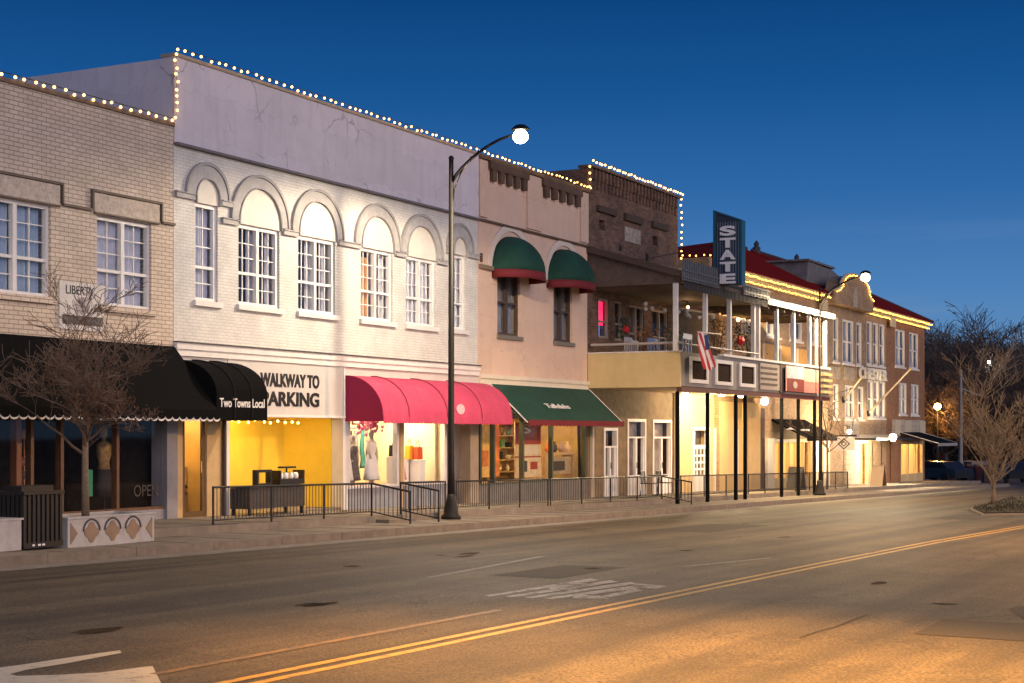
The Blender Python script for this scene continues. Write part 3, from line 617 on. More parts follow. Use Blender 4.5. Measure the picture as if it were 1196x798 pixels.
M('arch_moulding', ring_o, mat('arch_edge', (.34,.325,.32), .8, var=.15, stain=.4, stainc=(.16,.14,.13)), t2); M('arch_band', ring_m, arch_grey, t2); M('tympanum', tym, mat('tympanum_plaster', (.66,.62,.55), .8, var=.08, stain=.25, stainc=(.48,.44,.38)), t2); M('impost', imp, arch_grey, t2)
# downpipe stub
0 and M('downpipe', MB().tube([(U(425), -.05, 3.8), (U(425), -.05, 4.5)], .045, 8), arch_grey, t2)
# ground floor of building 2
zh = 2.18
M('sign_fascia', MB().box(28.34, 33.0, -.02, .3, zh, 3.455), fascia_w, t2)
M('fascia_edge', MB().box(28.34, 33.0, -.06, -.022, zh, zh+.06).box(32.93, 33.0, -.05, -.022, zh+.062, 3.44), trimw, t2)
text('lettering', 'WALKWAY TO', U(303), U(371.5), (Z(303,445.5)+Z(371,445.5)+.03)/2+.0, .32, -.03, letterb, t2, .02, bold=.03)
text('lettering', 'PARKING', U(304.5), U(371.5), Z(340,466.5), .345, -.03, letterb, t2, .02, bold=.03)
M('upper_fill', MB().box(b2l, 28.338, 0, .3, 2.45, 3.455).box(33.002, b2r, 0, .3, 2.35, 3.455), fascia_w, t2)
# walkway niche painted yellow
nd = 1.75
M('passage_wall', MB().box(28.34, 32.98, nd, nd+.1, -.4, 3.3).box(32.9, 32.98, .31, nd-.002, -.4, 3.3).box(28.2, 28.3, .31, nd-.002, -.4, 3.3).box(28.31, 32.89, .31, nd-.002, 2.9, 3.0), yellow, t2)
M('passage_floor', MB().box(26.6, 32.89, .0, nd-.002, -.5, -.03), paving, t2)
M('jamb', MB().box(28.28, 28.40, -.02, .3, -.4, zh).box(32.93, 33.14, -.03, .3, -.4, zh-.002), trimw, t2)
M('downspout', MB().tube([(28.17, -.05, -.1), (28.17, -.05, 3.3)], .05, 8), mat('dark_pipe', (.05,.03,.02), .5), t2)
cl = M('ceiling_lamp', MB().box(29.2, 30.8, .7, .95, 2.82, 2.88), ceil_y, t2)
# lit doorway at left
dz = 2.32
M('door_surround', MB().box(26.52, 26.80, .0, .12, -.4, 2.448).box(27.62, 28.10, .0, .10, -.4, 2.448).box(26.80, 27.62, .0, .12, dz, 2.448), tanwood, t2)
dd = M('door', MB().box(26.82, 26.92, .04, .09, -.02, dz).box(27.50, 27.60, .04, .09, -.02, dz).box(26.92, 27.50, .04, .09, -.02, .12).box(26.92, 27.50, .04, .09, dz-.17, dz), mat('door_brown', (.12,.065,.025), .45), t2)
M('pane', MB().box(26.92, 27.50, .06, .066, .12, dz-.17), glass, dd); M('handle', MB().tube([(27.46,.02,.95),(27.46,.02,1.2)], .012, 6), mat('brass', (.6,.45,.15), .3, metal=1), dd)
M('stair_hall', MB().box(26.55, 28.19, 1.6, 1.7, -.3, 2.9).box(26.52, 26.6, .13, 1.6, -.3, 2.9).box(28.1, 28.19, .13, 1.6, -.3, 2.9).box(26.6, 28.1, .13, 1.6, 2.82, 2.9), mat('hall_yellow', (.76,.52,.16), .7, var=.1), t2)
st = MB()
for k in range(6): st.box(26.62+k*.24, 26.86+k*.24, .9, 1.59, -.1, .1+k*.19)
M('staircase', st, tanwood, t2)
M('stair_handrail', MB().tube([(26.7,.86,1.35),(27.3,.86,1.0),(28.0,.86,.6)], .03, 6).tube([(26.7,.86,1.2),(28.0,.86,.45)], .03, 6), brownwood, t2)
M('ceiling_lamp', MB().box(26.9, 27.7, .5, .8, 2.76, 2.8), emis('hall_lamp', (1,.74,.34), 34), t2)
# pink shop front
f = MB(); g0, g1 = .42, 2.30
xs = [33.15, 35.55, 35.80, 38.0, 38.35]
f.box(33.15, 33.27, -.02, .12, g0, g1).box(35.50, 35.60, -.02, .12, g0, g1).box(35.76, 35.86, -.02, .12, g0, g1).box(38.0, 38.12, -.02, .12, g0, g1)
f.box(33.27, 35.5, -.02, .12, g0, g0+.07).box(35.86, 38.0, -.02, .12, g0, g0+.07).box(33.15, b2r-.02, -.02, .12, g1, 2.345)
sf2 = M('shop_window', f, trimw, t2); M('pane', MB().box(33.2, 38.05, .04, .046, g0, g1), glass, sf2)
M('bulkhead', MB().box(33.15, 38.12, -.04, .2, -.6, g0-.002), mat('grey_blue_bulkhead', (.23,.24,.27), .7, var=.15), t2)
M('centre_post', MB().box(35.602, 35.758, -.06, .1, -.5, g1-.002), tanwood, t2)
M('pillar', MB().box(39.45, b2r-.002, -.03, .3, -.6, 2.34), mat('tan_pillar', (.36,.28,.19), .7, var=.1, stain=.3), t2)
dm = M('shop_door', MB().box(38.55, 39.40, .95, 1.0, -.2, 2.0), white, t2); M('door_window', MB().box(38.9, 39.15, .94, .948, 1.15, 1.75), mat('door_glass_dark', (.03,.03,.035), .15), dm); M('handle', MB().ball(39.3, .93, .95, .04), iron, dm)
M('door_recess', MB().box(38.14, 38.2, .2, 1.0, -.3, 2.34).box(38.2, 38.53, 1.0, 1.06, -.3, 2.34).box(38.2, 39.44, .32, 1.06, 2.25, 2.34).box(38.2, 39.44, 1.02, 1.08, 2.0, 2.25), warmwall, t2)
# shop interior
M('interior_wall', MB().box(33.1, 38.13, 2.6, 2.7, -.3, 2.9).box(33.02, 33.1, .31, 2.7, -.3, 2.9).box(38.02, 38.12, .31, 2.6, -.3, 2.9).box(33.1, 38.13, .31, 2.6, 2.82, 2.9), mat('cream_shop_wall', (.80,.70,.50), .8, var=.05), t2)
M('interior_floor', MB().box(33.1, 38.02, .21, 2.6, .2, g0-.01), shopfloor, t2)
M('ceiling_lamp', MB().box(36.2, 37.7, .9, 1.3, 2.76, 2.80), emis('shop_lamp', (1,.80,.46), 75), t2)
M('ceiling_lamp', MB().box(33.6, 34.9, .9, 1.1, 2.76, 2.80), emis('shop_lamp_dim', (1,.86,.7), 45), t2)
pk = round_awning('long raspberry pink barrel awning over the lit clothing shop', 33.02, 39.92, 1.136, 3.25, 2.25, 2.10, pink_fab, rib=(34.25,36.2,38.1), capm=mat('magenta_fabric', (.30,.006,.055), .8, var=.06))
v = MB(); scallop(v, 33.03, 39.9, -1.14, 2.10, .07, .16); M('valance', v, pink_fab, pk)
M('emblem', MB().prism([(36.9+.22*cos(a), 2.45+.14*sin(a)) for a in lin(0, 2*pi*11/12, 12)], -1.15, -1.135, 'y'), mat('pale_pink_print', (.75,.45,.5), .8), pk)
# mannequins and goods
def mannequin(u, y, z, label, body, dress, h=1.55):
    t = T('mannequin', (u, y, z), label, 'mannequin', 'mannequins in the clothing shop windows')
    s = h/1.75
    M('body', MB().lathe(u, y, [(.02,z+1.75*s),(.08,z+1.70*s),(.095,z+1.6*s),(.07,z+1.5*s),(.04,z+1.46*s),(.05,z+1.42*s),(.17,z+1.36*s),(.16,z+1.2*s)], 12, 1, .65).tube([(u-.17*s, y, z+1.36*s),(u-.24*s, y-.03, z+1.1*s),(u-.2*s, y-.1, z+.85*s)], [.045,.035,.025], 6).tube([(u+.17*s, y, z+1.36*s),(u+.25*s, y-.02, z+1.1*s),(u+.24*s, y-.06, z+.82*s)], [.045,.035,.025], 6).tube([(u-.06, y, z+.5),(u-.06, y, z)], .04, 6).tube([(u+.06, y, z+.5),(u+.06, y, z)], .04, 6), body, t, smooth=True)
    M('dress', MB().lathe(u, y, [(.165,z+1.37*s),(.18,z+1.2*s),(.12,z+1.0*s),(.18,z+.85*s),(.24,z+.4*s),(.27,z+.22*s)], 14, 1, .7), dress, t, smooth=True)
wd = mat('white_dress', (.78,.76,.74), .8, var=.05); gd = mat('grey_dress', (.10,.09,.09), .8, var=.5, scale=14); skinm = mat('mannequin_skin', (.5,.4,.33), .6)
mannequin(33.75, .45, g0, 'mannequin in long white dress left in the clothing shop window', gd, wd, 1.5)
mannequin(34.35, .62, g0, 'second mannequin in patterned grey dress beside the white one', skinm, gd, 1.35)
mannequin(34.9, .40, g0, 'mannequin in white coat under pink blossoms in the shop window', skinm, wd, 1.5)
mannequin(35.25, .62, g0, 'mannequin in dark coat beside the shop window post', skinm, gd, 1.3)
mannequin(36.95, .8, g0, 'child size mannequin in pink in the bright shop window', skinm, mat('pink_dress', (.6,.25,.22), .8), 1.0)
rs = random.Random(5); fl = MB()
for k in range(60): fl.ball(34.75+rs.gauss(0,.22), .35+rs.gauss(0,.08), 2.05+rs.gauss(0,.14), .035+.02*rs.random(), 6)
M('blossom_cluster', fl, mat('pink_blossom', (.75,.18,.32), .7, var=.3, scale=20), org=(34.75,.35,2.05), label='cluster of pink blossoms hanging in the left clothing shop window', category='blossoms') if False else setp(M('blossom_cluster', fl, mat('pink_blossom', (.75,.18,.32), .7, var=.3, scale=20), org=(34.75,.35,2.05)), 'cluster of pink blossoms hanging in the left clothing shop window', 'blossoms')
def bag(u, y, z, w_, h, m, label):
    t = T('handbag', (u, y, z), label, 'handbag'); M('bag_body', MB().prism([(u-w_/2,z),(u+w_/2,z),(u+w_*.42,z+h),(u-w_*.42,z+h)], y-.08, y+.08, 'y'), m, t)
    M('strap', MB().tube([(u+w_*.3*cos(a), y, z+h+.18*sin(a)) for a in lin(0,pi,9)], .012, 5), iron, t)
def plinth(u, y, z0, z1, w_, label, m): setp(M('display_plinth', MB().box(u-w_/2, u+w_/2, y-.15, y+.15, z0, z1).box(u-w_/2-.02, u+w_/2+.02, y-.17, y+.17, z1+.001, z1+.03), m, org=(u,y,z0)), label, 'plinth')
plinth(36.3, .55, g0, 1.15, .35, 'narrow white plinth under the black handbag in the bright window', white); bag(36.3, .55, 1.19, .36, .3, iron, 'black handbag on a plinth in the bright shop window')
plinth(37.5, .55, g0, 1.05, .3, 'narrow white plinth under the red and yellow bag', white); bag(37.5, .55, 1.09, .3, .34, mat('red_bag', (.6,.08,.02), .5), 'red handbag on a plinth in the bright shop window')
bag(37.35, .72, 1.09, .28, .38, mat('yellow_bag', (.75,.42,.03), .5), 'yellow handbag standing behind the red one')
plinth(37.35, .9, g0, 1.06, .5, 'wide white plinth at the back of the bright window', white)
def garment(u, y, z, w_, h, m, label, group):
    mb = MB(); n = 10
    for i in range(n+1):
        f = i/n; ww = w_*(.55+.45*f)/2; dz_ = z-h*f
        for k in range(7): g = k/6*2-1; mb.v.append((u+ww*g, y+.035*sin(g*7+i*.6)+.02*g, dz_-.03*abs(g)*(1-f)))
    for i in range(n):
        for k in range(6): a = i*7+k; mb.f.append((a, a+1, a+8, a+7))
    o = M('garment', mb, m, org=(u, y, z), smooth=True); md = o.modifiers.new('s', 'SOLIDIFY'); md.thickness = .03
    setp(o, label, 'garment', group)
rk2 = T('garment_rack', (34.3, 1.9, g0), 'metal rack of hanging clothes deep inside the clothing shop', 'rack')
M('rail', MB().tube([(33.5,1.9,g0),(33.5,1.9,1.95),(37.2,1.9,1.95),(37.2,1.9,g0)], .02, 6), iron, rk2)
for k, (cn, c) in enumerate([('charcoal',(.05,.05,.055)),('rose',(.5,.16,.2)),('cream',(.7,.62,.5)),('navy',(.03,.05,.12)),('mustard',(.55,.34,.06)),('white',(.75,.73,.7)),('olive',(.16,.17,.07)),('crimson',(.4,.03,.04)),('brown',(.16,.08,.04)),('grey',(.3,.3,.3)),('teal',(.04,.2,.2)),('tan',(.42,.28,.16))]):
    garment(33.65+k*.31, 1.88, 1.9, .3, .8+.25*(k % 3), mat('cloth_'+cn, c, .85, var=.2), cn+' garment hanging on the rack inside the clothing shop', 'clothes on the shop rack')
for k, (cn, c) in enumerate([('red',(.45,.05,.03)),('dark',(.05,.045,.04)),('green',(.08,.2,.1)),('white',(.7,.68,.62))]):
    u = 36.05+k*.48; t = T('framed_picture', (u, 2.58, 2.1), cn+' framed picture high on the clothing shop back wall', 'picture'); M('frame', MB().box(u-.17,u+.17,2.56,2.59,2.05,2.45), brownwood, t); M('print', MB().box(u-.13,u+.13,2.545,2.558,2.09,2.41), mat('print_'+cn, c, .7, var=.4, scale=12), t)
garment(36.15, .35, 1.75, .34, .6, mat('cloth_dark_green', (.06,.1,.05), .8, var=.5, scale=12), 'dark green wreath like scarf hung beside the shop window post', None)
# string lights in the walkway
pts = [(u, -.04, zh-.08-.05*abs(sin(k*1.1))) for k, u in enumerate(lin(28.45, 31.0, 10))]
light_string('short string of warm bulbs under the walkway sign', pts, (28.45,-.04,zh), None, r=.05)
pts = [(u, .3, 2.18-.02*(k % 2)) for k, u in enumerate(lin(33.35, 34.3, 5))]
light_string('five small bulbs inside the top of the clothing shop window', pts, (33.35,.3,2.2), None, r=.035)
# metal cart with lanterns in the walkway
ct = T('display_cart', (29.6, .1, 0), 'dark metal cart standing in the yellow walkway', 'cart')
cu0, cu1 = U(268), U(334)
M('cabinet', MB().box(cu0+.02, cu1-.02, -.55, .0, .12, .58).box(cu0-.03, cu1+.03, -.6, .05, .59, .62), mat('cart_dark', (.04,.032,.03), .5, var=.4, scale=10), ct)
for i in (0, 1):
    for j in (0, 1): M('leg', MB().box(cu0+.04+i*(cu1-cu0-.14), cu0+.1+i*(cu1-cu0-.14), -.53+j*.45, -.47+j*.45, -.05, .12), iron, ct)
def open_frame(u0, u1, z0, z1, y, label, nm):
    t = T(nm, ((u0+u1)/2, y, z0), label, 'frame'); th = .06
    M('frame', MB().box(u0, u0+th, y-.12, y+.02, z0, z1).box(u1-th, u1, y-.12, y+.02, z0, z1).box(u0+th, u1-th, y-.12, y+.02, z1-th, z1).box(u0+th, u1-th, y-.12, y+.02, z0, z0+.05), iron, t); return t
open_frame(28.95, 29.5, .625, .98, -.25, 'open black metal frame standing on the cart', 'metal_frame')
rk = T('jar_rack', (30.2,-.25,.625), 'low black rack of white jars on the right of the cart', 'rack')
M('rack', MB().box(29.75, 30.72, -.42, -.12, .625, .75).box(29.75, 29.8, -.42, -.12, .751, .95).box(30.67, 30.72, -.42, -.12, .751, .95).box(29.95, 30.4, -.4, -.2, 1.0, 1.04).box(30.15, 30.2, -.3, -.28, .751, 1.0), iron, rk)
for k in range(4): setp(M('white_jar', MB().lathe(29.92+k*.2, -.30, [(.05,.752),(.065,.78),(.065,.86),(.04,.9)], 12), white, org=(29.92+k*.2,-.3,.752), smooth=True), ['first white jar from the left on the black cart rack','second white jar from the left on the black cart rack','third white jar from the left on the black cart rack','last white jar on the right of the black cart rack'][k], 'jar', 'white jars on the cart rack')
# ================================================================== building 3 (peach)
b3l, b3r = 39.96, 47.46
t3 = T('peach_building', (b3l, 0, gz(43)), 'peach stucco building with green awnings and corbelled top', 'building')
w31 = (41.14, 42.62, 4.72, 6.75); w32 = (44.92, 46.30, 4.72, 6.75)
M('wall', MB().wall(b3l, b3r, 3.52, 9.72, 0, .3, [w31, w32]), peach, t3)
shell(t3, b3l, b3r, 9.6, 18, peach, zroof=9.3, left=False, right=False)
M('pilaster', MB().box(b3l+.02, b3l+.5, -.06, -.002, 8.06, 9.7).box(43.0, 43.95, -.06, -.002, 8.06, 9.7).box(b3r-.6, b3r-.02, -.06, -.002, 8.06, 9.7), peach, t3)
M('coping', MB().box(b3l, b3r, -.12, .34, 9.722, 9.84), mat('coping_brown', (.13,.08,.04), .7, var=.3), t3)
cb = MB(); bm = mat('corbel_brown', (.11,.065,.04), .8, var=.3)
for a, b in ((40.5, 42.98), (43.97, b3r-.62)):
    cb.box(a, b, -.14, -.061, 9.5, 9.72)
    n = 5
    for k in range(n):
        c = a+(b-a)*(k+.28)/n; cb.box(c, c+(b-a)*.5/n, -.13, -.0615, 9.16, 9.498)
M('corbel_frieze', cb, bm, t3)
M('string_course', MB().box(b3l, b3r, -.09, -.002, 7.93, 7.99), bm, t3)
M('impost_band', MB().box(b3l+.02, 40.85, -.08, -.002, 6.55, 6.68).box(43.9, 44.7, -.06, -.002, 6.5, 6.6), mat('impost_brown', (.22,.15,.09), .8), t3)
M('lower_cornice', MB().box(b3l, b3r, -.09, .3, 3.40, 3.518).box(b3l, b3r, -.05, .3, 3.2, 3.398), cream, t3)
for W in (w31, w32): window(t3, *W, mat('dark_window_wood', (.07,.045,.035), .6, var=.2), curtain_b if False else mat('grey_curtain', (.26,.22,.20), .9, var=.3), sashes=2, mid=.48, gx=1, gz_=(1, 1), fw=.08, rec=.14, sill=.05, silm=mat('sill_grey', (.18,.16,.13), .8), cgap=.12)
# arched surround and dome awnings
sr = MB()
for cx, r in ((42.0, 1.28), (45.65, 1.24)): ring(sr, cx, 6.55, r, r+.2, -.05, -.003, leg=0)
M('arch_surround', sr, mat('pale_surround', (.66,.56,.47), .8), t3)
def dome_awning(cx, label):
    t = T('dome_awning', (cx, -.5, 6.4), label, 'awning', 'domed green awnings on the peach building')
    r, z0, h, p = 1.22, 6.60, 1.08, .95
    mb = MB(); n, m_ = 20, 8
    # half ellipse shell bulging off the wall
    for j in range(m_+1):
        ph = pi/2*j/m_
        for i in range(n+1):
            th = pi*i/n
            mb.v.append((cx-r*cos(th), -.003-p*sin(th)**.75*cos(ph)*1.0, z0+h*sin(ph)*sin(th)**.9))
    for j in range(m_):
        for i in range(n): a = j*(n+1)+i; mb.f.append((a, a+1, a+n+2, a+n+1))
    c = M('canopy', mb, green_fab, t, smooth=True)
    mb = MB(); 
    for i in range(n+1):
        th = pi*i/n; x = cx-r*cos(th); y = -.006-p*sin(th)**.75
        mb.v += [(x, y, z0+.005), (x, y, z0-.24)]
    for i in range(n): mb.f.append((2*i, 2*i+1, 2*i+3, 2*i+2))
    M('valance', mb, red_fab, t, smooth=True)
    for o in t.children:
        md = o.modifiers.new('s', 'SOLIDIFY'); md.thickness = .02
dome_awning(42.0, 'left domed green awning with red band over the peach wall window')
dome_awning(45.62, 'right domed green awning with red band over the peach wall window')
M('wall_vent', MB().box(b3l+.1, b3l+.2, -.05, -.002, 6.75, 7.0), bm, t3)
# ground floor building 3
g30, g31 = .36, 2.25
f = MB()
for x in (561.5, 577, 611, 645, 684): f.box(U(x)-.05, U(x)+.05, -.02, .12, g30, g31)
f.box(b3l, b3r, -.03, .13, g31, 2.4).box(b3l, U(684), -.03, .13, g30-.06, g30)
sf3 = M('shop_window', f, mat('dark_green_frame', (.06,.07,.04), .5), t3); M('pane', MB().box(b3l, U(684), .04, .046, g30, g31), glass, sf3)
M('bulkhead', MB().box(b3l, U(684)+.05, -.04, .2, -.9, g30-.062), mat('bulkhead_grey', (.16,.145,.13), .7, var=.2), t3)
M('upper_fill', MB().box(b3l, b3r, 0, .3, 2.402, 3.198), cream, t3)
M('interior_wall', MB().box(b3l+.1, b3r, 2.8, 2.9, -.5, 3.0).box(b3l+.02, b3l+.1, .31, 2.9, -.5, 3.0).box(b3r-.12, b3r-.02, .31, 2.8, -.5, 3.0).box(b3l+.1, b3r-.12, .31, 2.8, 2.9, 3.0), mat('olive_gold_wall', (.60,.42,.16), .85, var=.15), t3)
M('interior_floor', MB().box(b3l+.1, b3r-.12, .21, 2.8, .1, g30-.065), shopfloor, t3)
M('ceiling_lamp', MB().box(41.6, 43.6, .7, .95, 2.84, 2.88), ceil_w, t3); M('ceiling_lamp', MB().box(44.6, 46.4, .7, .9, 2.84, 2.88), emis('ceiling_lamp_dim', (1,.72,.38), 30), t3)
def slope_awning(label, u0, u1, p, zt, zb, m, vm, vh=.14, name='sloped_awning', edge=None, sc_=True):
    t = T(name, ((u0+u1)/2, -p/2, zb), label, 'awning')
    M('canopy', MB().prism([(-.003,zt),(-.05,zt),(-p,zb+.03),(-p,zb),(-p+.05,zb),(-.003,zt-.1)], u0, u1), m, t)
    v = MB()
    if sc_: scallop(v, u0, u1, -p-.002, zb-.04, vh*.6, .25)
    else: v.box(u0, u1, -p-.014, -p-.002, zb-vh, zb+.02)
    M('valance', v, vm, t)
    M('edge_pipe', MB().tube([(u1+.01,-.05,zt),(u1+.01,-p,zb+.02)], .02, 6).tube([(u0-.01,-.05,zt),(u0-.01,-p,zb+.02)], .02, 6), edge or trimw, t)
    return t
ga = slope_awning('wide dark green sloping awning with maroon scalloped edge', 40.6, 47.5, 1.28, 3.25, 2.10, green_fab, red_fab)
text('lettering', 'Tallulahs', U(637.5,-.75), U(664.5,-.75), 2.64, .2, -.75, letterw, ga, .02, tilt=math.atan2(1.23, 1.15), bold=.012)
for v_ in ga.children[-1].data.vertices: v_.co.y -= .02; v_.co.z += .02
rs = random.Random(12); names = ['red','amber','cream','dark','green','blue','rust','white','gold','black','pink','brown']
cols = [(.45,.05,.03),(.7,.35,.05),(.7,.6,.42),(.06,.05,.04),(.1,.22,.1),(.08,.14,.3),(.35,.12,.04),(.75,.7,.62),(.65,.45,.1),(.02,.02,.02),(.6,.25,.28),(.2,.11,.06)]
bc = T('bookcase', (43.8, 2.6, -.2), 'wide wooden shelving with goods along the back wall of the green awning shop', 'shelving')
for z in (.55, .95, 1.35, 1.75, 2.15): M('shelf', MB().box(41.0, 47.2, 2.35, 2.78, z-.03, z), tanwood, bc)
for u in (41.0, 43.0, 45.1, 47.15): M('upright', MB().box(u, u+.05, 2.36, 2.77, .2, 2.3), tanwood, bc)
for r_, z in enumerate((.55, .95, 1.35, 1.75)):
    for k in range(12):
        u = 41.2+k*.5+rs.uniform(-.08,.08); h = rs.uniform(.12,.3); w_ = rs.uniform(.06,.13); c = (k*5+r_*7) % 12
        mm = mat('goods_'+names[c], cols[c], .5, var=.3)
        lab = names[c]+' '+('jar','bowl','box','vase')[r_]+' on the '+('bottom','second','third','top')[r_]+' shelf at the back of the green awning shop'
        if r_ == 2: o = M('gift_box', MB().box(u-w_,u+w_,2.45,2.65,z,z+h), mm, org=(u,2.5,z))
        else: o = M(('jar','bowl','','vase')[r_], MB().lathe(u, 2.55, [(w_*.6,z),(w_,z+h*.4),(w_*(1.1 if r_ == 1 else .8),z+h*.8),(w_*(1.2 if r_ == 1 else .4),z+h)], 10), mm, org=(u,2.55,z), smooth=True)
        setp(o, lab, ('jar','bowl','box','vase')[r_], 'goods on the back shelves')
# display boards in the window of building 3
def board(u0, u1, z0, z1, y, m, label, extras=()):
    t = T('display_board', ((u0+u1)/2, y, z0), label, 'display board')
    M('board', MB().box(u0, u1, y, y+.03, z0, z1), m, t)
    for (a, b, c, d, mm, nm) in extras: M(nm, MB().box(u0+(u1-u0)*a, u0+(u1-u0)*b, y-.012, y-.002, z0+(z1-z0)*c, z0+(z1-z0)*d), mm, t)
    return t
crm = mat('poster_cream', (.72,.55,.30), .7, var=.3, scale=9); rdp = mat('poster_red', (.38,.04,.02), .6, var=.3, scale=8); dkp = mat('poster_dark', (.06,.045,.03), .7); ylp = mat('poster_yellow', (.80,.50,.12), .7, var=.25, scale=6); orp = mat('poster_orange', (.62,.2,.04), .7, var=.4, scale=5)
bd = board(U(613.5), U(643.5), .45, 2.15, .35, crm, 'tall red and cream sign panel with letter S in the green awning window',
      ((.02,.98,.60,.985,rdp,'red_panel'), (.12,.9,.42,.58,mat('poster_plate', (.75,.62,.42), .6),'name_plate'), (.0,1,.36,.385,rdp,'red_stripe'), (.15,.45,.1,.3,dkp,'dark_figure'), (.58,.85,.14,.28,rdp,'red_figure')))
text('lettering', 'S', U(620), U(631), 1.95, .28, .33, mat('poster_letter', (.8,.7,.5), .6), bd, .01, bold=.02)
board(U(583), U(592), .5, 2.1, .6, ylp, 'tall yellow banner at the left of the green awning window', ((.1,.9,.2,.5,orp,'orange_print'),))
board(U(594), U(609), .5, 2.2, .75, orp, 'orange and yellow banner beside the yellow one', ((.1,.45,.1,.95,ylp,'yellow_print'),))
board(U(563), U(573), .45, 1.5, .5, crm, 'small cream and red board in the narrow window under the awnings', ((0,1,0,.3,rdp,'red_panel'),(.2,.8,.55,.9,dkp,'dark_figure')))
board(U(649), U(680), .5, 1.05, .4, mat('poster_tan', (.36,.27,.15), .7, var=.5, scale=7), 'low tan printed board at the right of the green awning window', ((.3,.75,.2,.75,dkp,'dark_figure'),))
setp(M('display_shelf', MB().box(U(649), U(680), .3, .7, 1.12, 1.2).box(U(649), U(649)+.04, .3, .7, .36, 1.12).box(U(680)-.04, U(680), .3, .7, .36, 1.12), tanwood, org=(U(660),.5,.4)), 'wooden shelf at the right of the green awning window', 'shelf')
for k, (x, c, nm) in enumerate([(655,(.6,.15,.04),'red orange vase left on the wooden window shelf'), (662,(.05,.04,.04),'black vase in the middle of the wooden window shelf'), (670,(.35,.25,.2),'brown vase on the wooden window shelf'), (677,(.7,.5,.3),'pale vase at the right end of the wooden window shelf')]):
    setp(M('vase', MB().lathe(U(x), .45, [(.06,1.2),(.11,1.3),(.1,1.4),(.04,1.48),(.06,1.55)], 12), mat('vase_%d' % k, c, .4), smooth=True, org=(U(x),.45,1.2)), nm, 'vase', 'vases on the window shelf')
# ================================================================== building 4 (dark brick with balcony)
b4l, b4r = 47.48, 55.6
t4 = T('dark_brick_building', (b4l, 0, gz(51)), 'old dark brick building with balcony and string lights on its parapet', 'building')
doorsz = 2.43
d1 = (U(732.5), U(754), -.9, Z(743,489.5)); d2 = (U(762), U(784), -.9, Z(773,490.5))
d0 = (U(705), U(721), -.9, 2.0)
wa = (U(699), U(711.5), 5.02, 6.35); wb = (U(718), U(727), 5.0, 6.35); wc = (U(735), U(752), 4.6, 6.3); wdn = (U(762), U(780), 4.6, 6.3)
slots = [(U(700), U(706.5), Z(703,269), Z(703,257)), (U(762.5), U(768), Z(765,287), Z(765,276))]
M('wall', MB().wall(b4l, b4r, 3.3, 10.6, 0, .3, [wa, wb, wc, wdn]+slots), dark_brick, t4)
M('lower_wall', MB().wall(b4l, b4r, -1, 3.298, 0, .3, [d0, d1, d2]), mat('brown_plaster', (.20,.135,.07), .85, var=.35, scale=3, bump=.3), t4)
M('slot_back', MB().box(b4l+.5, b4r-.5, .24, .26, 7.8, 9), darkw, t4)
shell(t4, b4l, b4r, 10.55, 20, dark_brick, zroof=10)
cp_ = MB(); n = 9
for k in range(n): a = b4l+(b4r-b4l)*k/n; cp_.box(a+.02, a+(b4r-b4l)/n-.02, -.16, .36, 10.6, 10.68+.03*(k % 2))
M('coping', cp_, weathered, t4)
cc = MB()
for k in range(26): a = b4l+.1+k*(b4r-b4l-.2)/26; cc.box(a, a+.15, -.1, -.002, 10.22, 10.58); cc.box(a+.02, a+.12, -.05, -.002, 9.95, 10.22)
M('corbel_frieze', cc, dark_brick, t4)
hd = MB()
for x0, x1, y0, y1 in ((696,718,243,250), (728,748,252,260), (760,778,261,268)): hd.box(U(x0), U(x1), -.12, -.002, Z((x0+x1)/2,y1), Z((x0+x1)/2,y0))
M('brick_hood', hd, mat('hood_brown', (.07,.045,.03), .85), t4)
M('plaque', MB().box(U(729), U(747), -.04, -.002, Z(738,284), Z(738,267)), mat('stone_plaque', (.34,.28,.23), .85, var=.4, scale=6), t4)
M('hole', MB().box(U(724.5)-.12, U(724.5)+.12, -.008, -.002, Z(724.5,293.5), Z(724.5,287)).box(U(755.5)-.12, U(755.5)+.14, -.008, -.002, Z(755.5,308), Z(755.5,296)), darkw, t4)
fw4 = mat('window_frame_tan', (.30,.25,.2), .7)
bwn = window(t4, *wa, fw4, None, sashes=1, mid=.42, gx=1, gz_=(1, 1), rec=.1, room=emis('blue_lit_glass', (.14,.20,.42), .9))
M('red_neon', MB().box(wa[0]+.55, wa[1]-.08, .2, .24, wa[2]+.45, wa[3]-.08), emis('red_neon', (1,.02,.08), 2.0), bwn)
window(t4, *wb, fw4, None, sashes=1, mid=.42, gx=1, gz_=(1, 1), rec=.1, room=mat('brown_dim', (.15,.08,.05), .8, var=.5, scale=5))
window(t4, *wc, fw4, None, sashes=2, mid=.42, gx=1, gz_=(1, 1), rec=.1, room=mat('orange_dim', (.26,.11,.04), .8, var=.5, scale=4)); window(t4, *wdn, fw4, None, sashes=2, mid=.42, gx=1, gz_=(1, 1), rec=.1)
